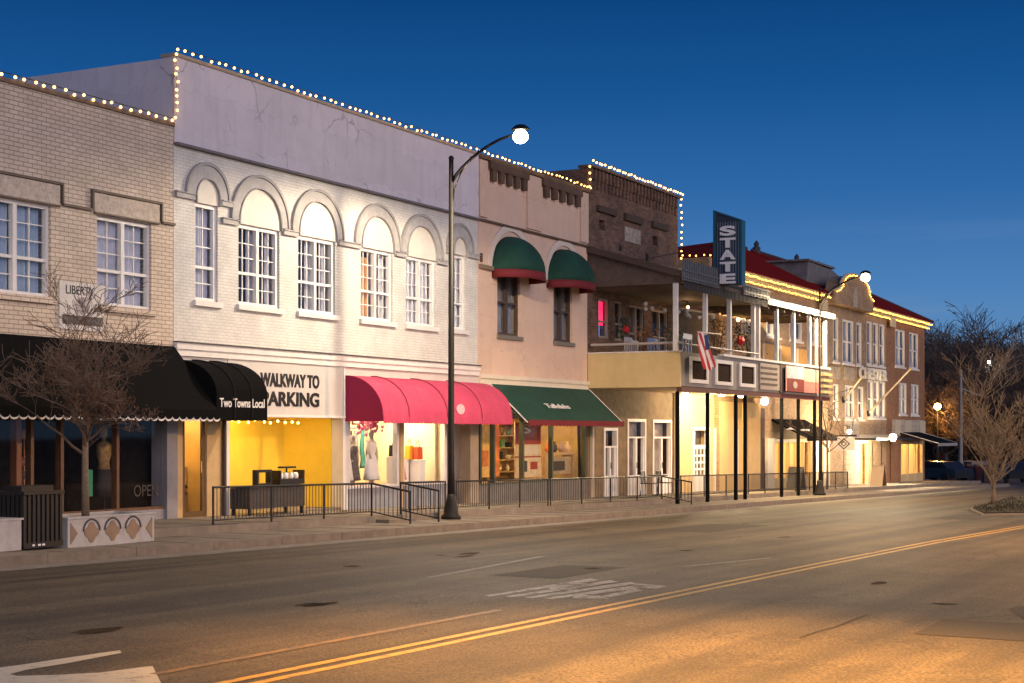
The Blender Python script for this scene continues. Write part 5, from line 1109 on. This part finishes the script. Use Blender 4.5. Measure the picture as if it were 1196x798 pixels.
# flagpoles on the hotel
for (q0, q1, lb_) in (((1013,482),(1063.5,431),'long pale bare flagpole slanting out from the hotel wall'), ((984,466),(1005.5,442),'short pale bare flagpole slanting out from the hotel wall')):
    P0 = Vector((U(q0[0]), -.1, Z(*q0))); Yt = -3.2 if q0[0] > 1000 else -2.0
    P1 = Vector((U(q1[0],Yt), Yt, Z(*q1, Yt)))
    t = T('flagpole', P0, lb_, 'flagpole'); M('pole', MB().tube([P0, P1], [.06,.035], 8), mat('pole_cream', (.7,.58,.42), .5), t); M('bracket', MB().box(P0.x-.1, P0.x+.1, -.12, -.003, P0.z-.2, P0.z+.1), iron, t); M('finial', MB().ball(P1.x, P1.y, P1.z, .07, 8), mat('gold', (.6,.45,.2), .3), t)
# hanging diamond sign
hs = T('hanging_sign', (U(984,-1.4), -1.4, 1.3), 'white square sign with diamond emblem hanging over the hotel sidewalk', 'sign')
hu = U(976,-1.1); 
hz0, hz1 = Z(984,526,-1.4), Z(984,511,-1.4); hy0, hy1 = -1.0, -2.0
M('panel', MB().box(hu-.03, hu+.03, hy1, hy0, hz0, hz1), mat('sign_panel', (.7,.66,.62), .6), hs)
M('arm', MB().tube([(hu, -.05, hz1+.08), (hu, -2.1, hz1+.08)], .04, 6), iron, hs)
cy, cz = (hy0+hy1)/2, (hz0+hz1)/2; dm_ = MB()
for r1_, r0_ in ((.3,.23),(.15,.09)):
    for k in range(4):
        a, b = pi/2*k, pi/2*(k+1); dm_.poly([(hu-.034, cy+r1_*cos(a), cz+r1_*.9*sin(a)), (hu-.034, cy+r1_*cos(b), cz+r1_*.9*sin(b)), (hu-.034, cy+r0_*cos(b), cz+r0_*.9*sin(b)), (hu-.034, cy+r0_*cos(a), cz+r0_*.9*sin(a))])
M('diamond_emblem', dm_, letterb, hs)
# wall lamps (lit)
def lamp_light(name, loc, energy, color, radius=.12, parent=None, spot=None, blend=.25, aim=None):
    l = bpy.data.lights.new(name, 'SPOT' if spot else 'POINT'); l.energy = energy; l.color = color; l.shadow_soft_size = radius
    o = bpy.data.objects.new(name, l); col.objects.link(o); o.location = loc
    if spot: l.spot_size = R(spot); l.spot_blend = blend; o.rotation_euler = (0,0,0)
    if aim: o.rotation_euler = (Vector(aim)-Vector(loc)).to_track_quat('-Z', 'Y').to_euler()
    if parent: o.parent = parent; o.location = Vector(loc)-wl(parent)
    return o
def wall_lamp(u, y, z, label, e, c, r=.16, em=None):
    t = T('wall_lamp', (u, y, z), label, 'lamp', None)
    M('globe', MB().ball(u, y, z, r, 12), em or glow_w, t, smooth=True); M('bracket', MB().tube([(u, y, z+r), (u, y, z+r+.15), (u, y+.25, z+r+.2)], .025, 6), iron, t)
    lamp_light('lamp_light', (u, y, z-r-.06), e, c, .1, t); return t
wall_lamp(U(893,-2.6), -2.6, Z(893,469,-2.6), 'glowing globe lamp under the balcony near its right end', 130, (1,.72,.36), .15)
def flush_lamp(u, y, z, label, e, c):
    t = T('ceiling_light', (u, y, z), label, 'ceiling light'); M('lens', MB().lathe(u, y, [(.10,z-.05),(.13,z)], 14), ceil_w, t); M('ring', MB().lathe(u, y, [(.17,z+.001),(.17,z+.03)], 14), iron, t)
    lamp_light('lamp_light', (u, y, z-.16), e, c, .1, t)
flush_lamp(U(843,-1.3), -1.3, 3.27, 'flush ceiling light over the bright white doors under the balcony', 620, (1,.80,.50))
flush_lamp(U(866,-1.2), -1.2, 3.27, 'flush ceiling light beside the warm pier under the balcony', 300, (1,.72,.36))
flush_lamp(U(800,-1.0), -1.0, 3.27, 'flush ceiling light under the balcony nearest the ochre end wall', 35, (1,.62,.28))
wall_lamp(U(1043,-1.6), -1.6, Z(1043,511,-1.6), 'very bright white lamp over the hotel entrance', 1500, (1,.80,.5), .19)
wall_lamp(U(992,-1.7), -1.7, 1.9, 'bright lamp beside the hanging diamond sign', 1300, (1,.78,.45), .1)
wall_lamp(53.5, -1.2, 6.35, 'dim warm lamp under the balcony roof', 14, (1,.6,.3), .06, emis('dim_lamp', (1,.6,.3), 6))
wall_lamp(59.5, -1.0, 6.3, 'warm lamp lighting the orange lit wall behind the balcony', 45, (1,.55,.16), .08, emis('dim_lamp', (1,.6,.3), 6))
M('orange_lit_panel', MB().box(U(889), U(944), -.05, -.003, 3.46, 5.7), mat('orange_lit_plaster', (.62,.33,.09), .8, var=.15), t6)  # orange lamplight on the wall is painted into this colour
ar_ = MB(); 
for x0, x1 in ((889,906),(909,925),(929,944)): ar_.box(U(x0), U(x0)+.2, -.09, -.052, 3.46, 5.7)
M('panel_post', ar_, cream, t6)
# yellow poster
setp(M('poster', MB().box(U(850.5,.1), U(856,.1), .08, .12, Z(853,550,.1), Z(853,524,.1)), mat('poster_gold', (.7,.45,.06), .6), org=(U(853,.1),.1,.5)), 'yellow framed poster beside the bright doors under the balcony', 'poster')
# white window figure
# ================================================================== railings
def railing(u0, u1, y0, y1, label, zt=.73, drop=0, posts=True, group='black iron railings along the raised sidewalk'):
    n = max(1, int(round(math.hypot(u1-u0, y1-y0)/.115)))
    t = T('railing', (u0, y0, gz(u0)), label, 'railing', group)
    def P(f, z): u = u0+(u1-u0)*f; return (u, y0+(y1-y0)*f, gz(u)+z-drop*f)
    M('top_rail', MB().tube([P(0,zt), P(1,zt)], .024, 6), iron, t); M('bottom_rail', MB().tube([P(0,.1), P(1,.1)], .016, 6), iron, t)
    b = MB()
    for k in range(1, n): b.tube([P(k/n,.1), P(k/n,zt)], .0095, 4, False)
    M('balusters', b, iron, t)
    L_ = math.hypot(u1-u0, y1-y0); m = max(1, int(round(L_/1.9)))
    for k in range(m+1): M('post', MB().tube([P(k/m,-.01-(.0)), P(k/m,zt+.02)], .024, 6), iron, t)
    return t
ry_ = -2.72
A_ = [(249,434), (468,520), (533,640), (643,773), (795,872), (874,990)]
Us = [(U(a,ry_), U(b,ry_)) for a, b in A_]
lb_ = ['black railing in front of the yellow walkway', 'short black railing before the bright clothing window', 'black railing before the green awning window', 'black railing before the dark brick building', 'black railing below the balcony posts', 'black railing below the right end of the balcony']
for (a, b), l in zip(Us, lb_): railing(a, b, ry_, ry_, l)
railing(Us[0][1], Us[0][1]+.02, ry_, ry_-1.0, 'sloping handrail at the left side of the single step', drop=.17)
railing(Us[1][0], Us[1][0]+.02, ry_, ry_-1.0, 'sloping handrail at the right side of the single step', drop=.17)
railing(Us[3][1], Us[3][1]+.02, ry_, ry_-1.0, 'sloping handrail beside the dark brick building', drop=.17)
sp_ = slab(Us[0][1]+.05, Us[1][0]-.05, ED-.35, ED-.004, -.16, -.075); M('sidewalk_step', sp_, kerbm, kind='structure')
# ================================================================== street lamps
def street_lamp(u, y, label, H, e, colr, arm=-1.85, globe=.18, em=None, base=True, zb=-.15, spot=172, aim=None, blend=.2, ps=1):
    t = T('street_lamp', (u, y, gz(u)+zb), label, 'street lamp', 'arched street lamps along the street'); z0 = gz(u)+zb
    zt = H
    M('pole', MB().tube([(u,y,z0+.4),(u,y,z0+1.2),(u,y,zt-.45)], [.095*ps,.08*ps,.055*ps], 12).ball(u, y, zt-.42, .07, 8), polem, t, smooth=True)
    M('base', MB().lathe(u, y, [(.24,z0),(.24,z0+.08),(.19,z0+.12),(.17,z0+.3),(.12,z0+.45),(.10,z0+.6)], 14), polem, t, smooth=True)
    hy = y+arm; s = 1 if arm > 0 else -1
    pts = []
    for i in range(13):
        f = i/12; a = f*pi/2; pts.append((u, y+arm*(1-cos(a*.98))*1.0 if False else y+arm*f, zt-1.0+1.0*math.sin(f*pi/2)**.8))
    M('arm', MB().tube(pts, lin(.045,.03,13), 8), polem, t, smooth=True)
    M('brace', MB().tube([(u, y, zt-1.7), (u, y+arm*.05, zt-1.15), (u, y+arm*.14, zt-.8), (u, y+arm*.3, zt-.42)], .02, 6), polem, t, smooth=True)
    M('lamp_head', MB().lathe(u, hy, [(.04,zt+.22),(.10,zt+.20),(.17,zt+.13),(.19,zt+.10)], 14, 1.0, 1.25), polem, t, smooth=True)
    M('lamp_globe', MB().ball(u, hy, zt-.06, globe, 14, .9), em or glow_w, t, smooth=True)
    lamp_light('lamp_light', (u, hy, zt-.06-globe*.9-.1), e, colr, .15, t, spot, blend, aim); return t
warm = (1,.80,.55)
lu = U(527, -3.2)
street_lamp(lu, -3.2, 'tall dark arched street lamp glowing in front of the white building', Z(605,158,-5.05)+.05, 3000, warm, arm=-1.85)
lu2 = U(957.5, -3.55)
street_lamp(lu2, -3.55, 'farther arched street lamp glowing before the red roofed hotel', Z(1007,323,-5.4)+.06, 5200, (1,.74,.42), ps=.62)
street_lamp(lu-25, -3.2, 'arched street lamp on the shop side left of the view', 8.4, 2000, warm)
street_lamp(11.6, -24.6, 'sodium street lamp on the near kerb beside the camera', 8.8, 23000, (1,.50,.13), arm=4.2, em=emis('sodium_near', (1,.55,.2), 30), spot=58, aim=(12.4,-17.3,0), blend=1)
street_lamp(36.0, -24.9, 'street lamp on the near kerb farther along the street', 8.2, 11000, (1,.56,.22), arm=2.6)
street_lamp(66.0, -24.9, 'added unseen street lamp on the near kerb warming the hotel front', 7.8, 11000, (1,.64,.32), arm=2.6)  # lamp added out of view to warm the hotel front and far road
# far lamps
def far_lamp(x, y, dist, label, e, c, r, em, pole=True):
    a = (x-598)/1850; u = dist*(C_+a*S_); yy_ = -DD+dist*(S_-a*C_); z = ZC+(HY-y)/1850*dist
    t = T('far_street_lamp', (u, yy_, gz(u)-.3), label, 'street lamp'); M('pole', MB().tube([(u+1, yy_+.2, gz(u)-.3), (u+1, yy_+.2, z+.3), (u, yy_, z+.35)], .1, 6), polem, t)
    M('lamp_globe', MB().ball(u, yy_, z, r, 10), em, t, smooth=True); lamp_light('lamp_light', (u, yy_, z-r-.2), e, c, .3, t)
far_lamp(1095, 475, 135, 'small orange street lamp glowing beyond the hotel', 1500, (1,.45,.1), .3, far_o)
far_lamp(1155, 423, 150, 'small white street lamp in front of the far bare trees', 400, (1,.9,.8), .13, glow_w)
# utility pole
a = (1122-598)/1850; dd_ = 118; pu, py = dd_*(C_+a*S_), -DD+dd_*(S_-a*C_)
tp = T('utility_pole', (pu, py, gz(pu)-.3), 'grey utility pole standing beyond the hotel corner', 'pole')
M('pole', MB().tube([(pu,py,gz(pu)-.3),(pu,py,ZC+(HY-432)/1850*dd_)], [.17,.11], 8), mat('pole_grey', (.28,.25,.22), .8), tp); M('crossbar', MB().tube([(pu,py,5.2),(pu+1.0,py-1.4,4.6)], .05, 6), mat('pole_grey', (.28,.25,.22), .8), tp)
# ================================================================== planter, bin
def planter(u0, u1, label, ornament=True):
    y0, y1 = KB+.85, KB+1.75; z0 = gz((u0+u1)/2)-.15; z1 = z0+.47
    t = T('planter', ((u0+u1)/2, (y0+y1)/2, z0), label, 'planter')
    th = .07
    M('box', MB().box(u0, u1, y0, y0+th, z0, z1).box(u0, u1, y1-th, y1, z0, z1).box(u0, u0+th, y0+th, y1-th, z0, z1).box(u1-th, u1, y0+th, y1-th, z0, z1), concrete, t)
    M('soil', MB().box(u0+th, u1-th, y0+th, y1-th, z0+.02, z1-.05), soil, t)
    M('rim', MB().box(u0-.02, u1+.02, y0-.03, y0+th+.01, z1, z1+.03).box(u0-.02, u1+.02, y1-th-.01, y1+.03, z1, z1+.03).box(u0-.02, u0+th+.01, y0+th+.012, y1-th-.012, z1, z1+.03).box(u1-th-.01, u1+.02, y0+th+.012, y1-th-.012, z1, z1+.03), concrete, t)
    if ornament:
        og = MB(); L_ = u1-u0; rr = .15; br_ = mat('ornament_tan', (.25,.17,.11), .8, var=.2); ye = y0-.012
        for k in range(3):
            cx = u0+L_*(.26+.24*k); cz_ = (z0+z1)/2
            og.prism([(cx+rr*(1+.16*cos(4*t_))*cos(t_), cz_+rr*(1+.16*cos(4*t_))*sin(t_)) for t_ in lin(0, 2*pi*31/32, 32)], ye, y0-.001, 'y')
        og.prism([(u0+.06,z0+.06),(u0+.06,z1-.06),(u0+.22,(z0+z1)/2)], ye, y0-.001, 'y').prism([(u1-.06,z0+.06),(u1-.06,z1-.06),(u1-.22,(z0+z1)/2)], ye, y0-.001, 'y')
        M('relief_ornament', og, br_, t)
        dk = MB(); 
        for k in range(3):
            cx = u0+L_*(.26+.24*k); cz_ = (z0+z1)/2
            ring(dk, cx, cz_+.02, rr+.03, rr+.055, ye-.006, y0-.002); 
        M('relief_outline', dk, mat('ornament_dark', (.07,.055,.05), .8), t)
    return (u0+u1)/2, (y0+y1)/2, z0
pY = KB+.85
pp = planter(U(79,pY), U(180,pY), 'pale stone planter with three round ornaments under the bare tree')
planter(U(-90,pY), U(25,pY), 'pale planter cut off by the left edge of the photo', False)
bu0, bu1 = U(28,pY-.0), U(73,pY-.0)-.05; z0 = gz(bu0)-.15
lt = T('litter_bin', ((bu0+bu1)/2, pY+.3, z0), 'square black slatted litter bin beside the planter', 'litter bin')
sl_ = MB(); wd_ = bu1-bu0; yb0, yb1 = pY, pY+.6
n = 9
for k in range(n):
    x = bu0+wd_*k/(n-1); sl_.box(x-.028, x+.028, yb0-.02, yb0, z0+.06, z0+.86); 
for k in range(7): y = yb0+.02+.56*k/6; sl_.box(bu0-.03, bu0-.01, y-.03, y+.03, z0+.06, z0+.86)
M('slats', sl_, iron, lt); M('liner', MB().box(bu0, bu1, yb0+.01, yb1, z0+.02, z0+.84), mat('liner_black', (.01,.01,.01), .6), lt)
M('lid', MB().box(bu0-.05, bu1+.05, yb0-.05, yb1+.05, z0+.865, z0+.92).box(bu0+.05, bu1-.05, yb0+.1, yb1-.1, z0+.921, z0+1.0), iron, lt)
M('base_band', MB().box(bu0-.035, bu1+.035, yb0-.03, yb0-.021, z0+.03, z0+.12), iron, lt)
M('label_dots', MB().box(bu0+.15, bu0+.2, yb0-.034, yb0-.031, z0+.06, z0+.09).box(bu0+.27, bu0+.33, yb0-.034, yb0-.031, z0+.06, z0+.09).box(bu0+.36, bu0+.42, yb0-.034, yb0-.031, z0+.06, z0+.09), letterw, lt)
# cafe furniture in front of the dark brick building
def cafe_chair(u, y, label, s=1):
    z = gz(u); t = T('cafe_chair', (u, y, z), label, 'chair', 'black metal chairs before the dark brick building')
    M('seat', MB().box(u-.22, u+.22, y-.22, y+.22, z+.44, z+.47), iron, t)
    bk = MB().tube([(u-.2,y+.2,z+.47),(u-.2,y+.24,z+.85),(u+.2,y+.24,z+.85),(u+.2,y+.2,z+.47)], .018, 6)
    for k in range(4): bk.tube([(u-.12+.08*k,y+.2,z+.47),(u-.12+.08*k,y+.24,z+.85)], .01, 5)
    M('backrest', bk, iron, t)
    for i in (-1,1):
        for j in (-1,1): M('leg', MB().tube([(u+.19*i,y+.19*j,z+.44),(u+.22*i,y+.22*j,z)], .014, 5), iron, t)
cafe_chair(49.6, -1.3, 'black metal chair left of the small table before the white doors'); cafe_chair(51.3, -1.2, 'black metal chair right of the small table before the white doors')
tt = T('cafe_table', (50.45,-1.3,gz(50.4)), 'small round black table between two chairs before the white doors', 'table'); zz = gz(50.4)
M('tabletop', MB().lathe(50.45,-1.3,[(.34,zz+.7),(.34,zz+.73)],18), iron, tt); M('pedestal', MB().lathe(50.45,-1.3,[(.22,zz),(.2,zz+.03),(.03,zz+.08),(.03,zz+.7)],12), iron, tt)
# A-frame boards
def aframe(x, Y, label, m):
    u = U(x, Y); z = gz(u); t = T('sandwich_board', (u, Y, z), label, 'sandwich board', 'sandwich boards on the sidewalk')
    M('panel', MB().prism([(u-.45,z),(u-.40,z),(u-.02,z+.95),(u-.07,z+.95)], Y-.3, Y+.3, 'y').prism([(u+.45,z),(u+.40,z),(u+.02,z+.95),(u+.07,z+.95)], Y-.3, Y+.3, 'y'), m, t); M('hinge', MB().box(u-.06,u+.06,Y-.28,Y+.28,z+.951,z+.97), iron, t)
aframe(930, -2.0, 'dark sandwich board standing under the right end of the balcony', mat('board_dark', (.06,.055,.05), .6)); aframe(1026, -2.2, 'brown sandwich board standing before the hotel entrance', mat('board_brown', (.12,.07,.04), .6))
# ================================================================== bare trees
def bare_tree(seed, H, spread, trunk_h, r0, levels=5, nb=3, upright=.5, wig=.14, tw=.0045, nmain=7, sides=4):
    rs = random.Random(seed); tr, cr = MB(), MB(); tips = []
    tr.tube([(0,0,0),(rs.gauss(0,.02),rs.gauss(0,.02),trunk_h*.5),(0,0,trunk_h)], [r0*1.25,r0,r0*.85], 10)
    def grow(p, d, L, r, lv):
        pts = [p]; n = 4 if lv < 3 else 3; q = Vector(p); dd = Vector(d)
        for k in range(n):
            dd = (dd+Vector((rs.gauss(0,wig),rs.gauss(0,wig),rs.gauss(0,wig)+.05*upright))).normalized(); q = q+dd*(L/n); pts.append(Vector(q))
        rr = [max(r*(1-.6*i/n), tw) for i in range(n+1)]
        cr.tube(pts, rr, max(3, sides if lv < 2 else 3), False)
        if lv >= levels: tips.append(q); return
        for k in range(nb+(1 if lv > 1 else 0)):
            i = rs.randint(1, n); b = pts[i]; a = rs.uniform(0, 2*pi)
            s = Vector((cos(a), sin(a), rs.uniform(-.1,.5)*upright)); nd_ = (dd*.62+s*.62).normalized()
            grow(b, nd_, L*rs.uniform(.55,.8), rr[i]*.62, lv+1)
    for k in range(nmain):
        a = 2*pi*k/nmain+rs.gauss(0,.3); el = rs.uniform(.35,1.1)*upright*1.2
        d = Vector((cos(a), sin(a), el+.25)).normalized(); z = trunk_h*rs.uniform(.55,1.0)
        grow(Vector((0,0,z)), d, spread*rs.uniform(.4,.6), r0*.5, 1)
    grow(Vector((0,0,trunk_h)), Vector((rs.gauss(0,.1),rs.gauss(0,.1),1)), (H-trunk_h)*.5, r0*.7, 1)
    return tr, cr, tips
# small tree in the planter
def place(mb, o): mb.v = [(x+o[0], y+o[1], z+o[2]) for x, y, z in mb.v]; return mb
ptx = U(100, pp[1]); org = (ptx, pp[1], pp[2]+.38)
tr, cr, tips = bare_tree(21, 4.0, 1.85, 1.75, .055, levels=5, nb=3, upright=.85, wig=.19, tw=.0052, nmain=9)
t = T('bare_sapling', org, 'small bare tree with fine twigs growing from the stone planter', 'tree')
M('trunk', place(tr, org), bark, t, smooth=True); M('crown', place(cr, org), twig, t)
rs = random.Random(2); lf = MB()
for p in tips:
    if p.z > 2.2 or rs.random() > .5: continue
    p = p+Vector(org)
    for k in range(2):
        d = Vector((rs.gauss(0,1), rs.gauss(0,1), rs.gauss(0,1))).normalized()*.04; e = d.cross(Vector((0,.3,1))).normalized()*.012; o_ = Vector((rs.gauss(0,.03), rs.gauss(0,.03), rs.gauss(0,.03)))
        lf.poly([p+o_-d, p+o_+e, p+o_+d, p+o_-e])
M('leaves', lf, leafm, t)
# street tree in front of the hotel
def tree(px, Y, z0, label, seed, H, spread, th, r0, m_, group=None, **k):
    u = U(px, Y) if px is not None else k.pop('u'); org = (u, Y, z0 if z0 is not None else gz(u)-.15)
    tr, cr, tips = bare_tree(seed, H, spread, th, r0, **k); t = T('bare_tree', org, label, 'tree', group)
    M('trunk', place(tr, org), bark, t, smooth=True); M('crown', place(cr, org), m_, t); return t
tree(966, -2.6, None, 'slender bare street tree with reddish twigs before the hotel', 5, 5.6, 1.9, 2.4, .05, twig, levels=4, nb=2, nmain=5, tw=.012, upright=.8)
# island with lit tree at the right
isl = [G(*p, off=-.15) for p in [(1132,592),(1146,596.5),(1240,596),(1300,585),(1180,584)]]
kb2 = MB().prism([(a, b) for a, b in isl], gz(52)-.5, gz(52)-.19, 'z'); M('traffic_island', kb2, kerbm, kind='structure')
cxi = sum(p[0] for p in isl)/5; cyi = sum(p[1] for p in isl)/5
M('island_turf', MB().prism([(cxi+(a-cxi)*.94, cyi+(b-cyi)*.94) for a, b in isl], gz(52)-.25, gz(52)-.15, 'z'), grassm, kind='structure')
rs = random.Random(9); gr = MB()
for k in range(2500):
    f1, f2 = rs.random(), rs.random(); i = rs.randrange(5); a, b = isl[i], isl[(i+1) % 5]; s1 = math.sqrt(f1)*.93
    p = Vector((cxi+s1*((a[0]-cxi)*(1-f2)+(b[0]-cxi)*f2), cyi+s1*((a[1]-cyi)*(1-f2)+(b[1]-cyi)*f2), gz(52)-.16)); d = Vector((rs.gauss(0,.04), rs.gauss(0,.04), rs.uniform(.03,.10))); e = Vector((rs.gauss(0,1), rs.gauss(0,1), 0)).normalized()*.012
    gr.poly([p-e, p+e, p+d])
setp(M('grass', gr, grassm), kind='stuff')
ip = G(1160, 589, off=-.15)
org = (ip[0], ip[1], gz(52)-.17)
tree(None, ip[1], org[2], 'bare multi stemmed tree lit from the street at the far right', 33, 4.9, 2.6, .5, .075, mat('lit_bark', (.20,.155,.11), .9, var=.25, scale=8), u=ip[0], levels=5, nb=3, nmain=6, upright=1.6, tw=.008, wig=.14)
# far woods
protos = []
for s in range(4):
    tr, cr, tips = bare_tree(50+s, 15, 9.5, 3.5, .28, levels=5, nb=4, upright=.95, wig=.15, tw=.026, nmain=7, sides=3)
    protos.append((tr, cr))
meshes = []
rs = random.Random(77); k = 0
gl = 'tall bare tree in the dark wood beyond the hotel'
spots = []
for px, dist, h in [(1070,160,.80),(1088,175,.92),(1104,150,.9),(1120,185,1.12),(1135,160,1.0),(1150,190,1.12),(1166,165,.98),(1182,150,.86),(1196,180,.95),(1212,160,.85),(1112,210,1.22),(1145,215,1.15),(1178,205,1.0),(1098,140,.66),(1128,138,.62),(1190,135,.6),(1160,140,.62),(1080,200,1.0),(1205,210,1.0),(1230,190,.95),(1095,225,1.2),(1165,230,1.15),(1074,170,1.0),(1126,172,1.1),(1142,178,1.15),(1158,150,.85),(1108,165,1.0),(1190,172,1.0),(1220,178,1.0),(1085,190,1.15),(1175,180,1.1)]:
    a = (px-598)/1850; spots.append((dist*(C_+a*S_), -DD+dist*(S_-a*C_), h, rs.uniform(0,6.28)))
first = {}
for i, (u, y, h, rot) in enumerate(spots):
    s = i % 4
    if s not in first:
        t = T('bare_tree', (0,0,0), gl, 'tree', 'bare trees in the far wood'); M('trunk', protos[s][0], fartwig, t); M('crown', protos[s][1], fartwig, t); first[s] = t
    else: t = copy_tree(first[s])
    t.location = (u, y, gz(u)-.35); t.rotation_euler = (0,0,rot); t.scale = (h,h,h)
# undergrowth behind the lot
ug = MB(); rs = random.Random(8)
for k in range(9000):
    px = rs.uniform(1040, 1290); dist = rs.uniform(150, 175); a = (px-598)/1850; u = dist*(C_+a*S_); y = -DD+dist*(S_-a*C_)
    h = 3.4+1.6*sin(px*.05)+.8*sin(px*.21); p = Vector((u, y, gz(u)-.3+rs.random()**.7*h)); d = Vector((rs.gauss(0,.4), rs.gauss(0,.4), rs.gauss(.3,.4))); e = Vector((rs.gauss(0,.07), rs.gauss(0,.07), .05)); ug.poly([p-e, p+e, p+d])
setp(M('undergrowth', ug, mat('brush', (.035,.028,.018), .95, var=.5, scale=.3)), kind='stuff')
# low red wall with fence beyond the cross street
def far_pt(px, dist): a = (px-598)/1850; return dist*(C_+a*S_), -DD+dist*(S_-a*C_)
p0, p1 = far_pt(1078,128), far_pt(1152,112)
rw_ = T('low_brick_wall', (p0[0], p0[1], gz(p0[0])-.3), 'low red lit brick wall across the side street beyond the hotel', 'wall')
d = (Vector(p1)-Vector(p0)); L_ = d.length; d.normalize(); nn = Vector((-d.y, d.x))
def oriented(s0, s1, w_, z0, z1, mb):
    a = Vector(p0)+d*s0; b = Vector(p0)+d*s1; q = [a+nn*w_, b+nn*w_, b-nn*w_, a-nn*w_]; mb.prism([(v_.x, v_.y) for v_ in q], z0, z1, 'z')
zg = gz(p0[0])-.4
mb = MB(); oriented(0, L_, .15, zg, zg+1.35, mb); M('brick_panel', mb, mat('red_lit_wall', (.62,.10,.03), .8, var=.3, scale=2), rw_)  # brick red strengthened, with the red-orange light put into the colour
for k in range(9): mb = MB(); oriented(L_*k/8-.2, L_*k/8+.2, .22, zg, zg+1.5, mb); M('pier', mb, mat('pier_dark', (.08,.05,.04), .8), rw_)
# parked cars beyond the corner
def car(px, dist, label, paint, ang):
    u, y = far_pt(px, dist); z = gz(u)-.31; t = T('parked_car', (0,0,0), label, 'car', 'cars parked beyond the hotel')
    prof = [(-2.2,.35),(-2.25,.7),(-2.1,.95),(-1.5,1.0),(-1.0,1.42),(.5,1.45),(1.1,1.02),(2.0,.88),(2.25,.65),(2.2,.35)]
    M('body', MB().prism([(a, b) for a, b in prof], -.85, .85, 'y'), paint, t)
    M('side_window', MB().prism([(-1.35,1.02),(-.95,1.36),(.45,1.38),(.95,1.03)], -.86, .86, 'y'), mat('car_glass', (.01,.01,.012), .1), t)
    for i in (-1.4,1.4):
        for j in (-1,1): M('wheel', MB().prism([(i+.34*cos(q_), .34+.34*sin(q_)) for q_ in lin(0,2*pi*15/16,16)], j*.88-.1, j*.88+.1, 'y'), mat('tyre', (.015,.015,.015), .8), t)
    for j in (-1,1): M('headlight', MB().ball(2.2, j*.6, .68, .12, 8), white, t)
    t.location = (u,y,z); t.rotation_euler = (0,0,ang)
cpn = mat('car_dark', (.03,.035,.045), .25, metal=.4); cps = mat('car_silver', (.35,.36,.38), .3, metal=.6)
car(1098, 108, 'dark parked car just beyond the hotel corner', cpn, 1.0); car(1140, 134, 'silver parked car behind the low red wall', cps, .6); car(1185, 108, 'dark parked car at the far right edge behind the lit tree', cpn, .4)
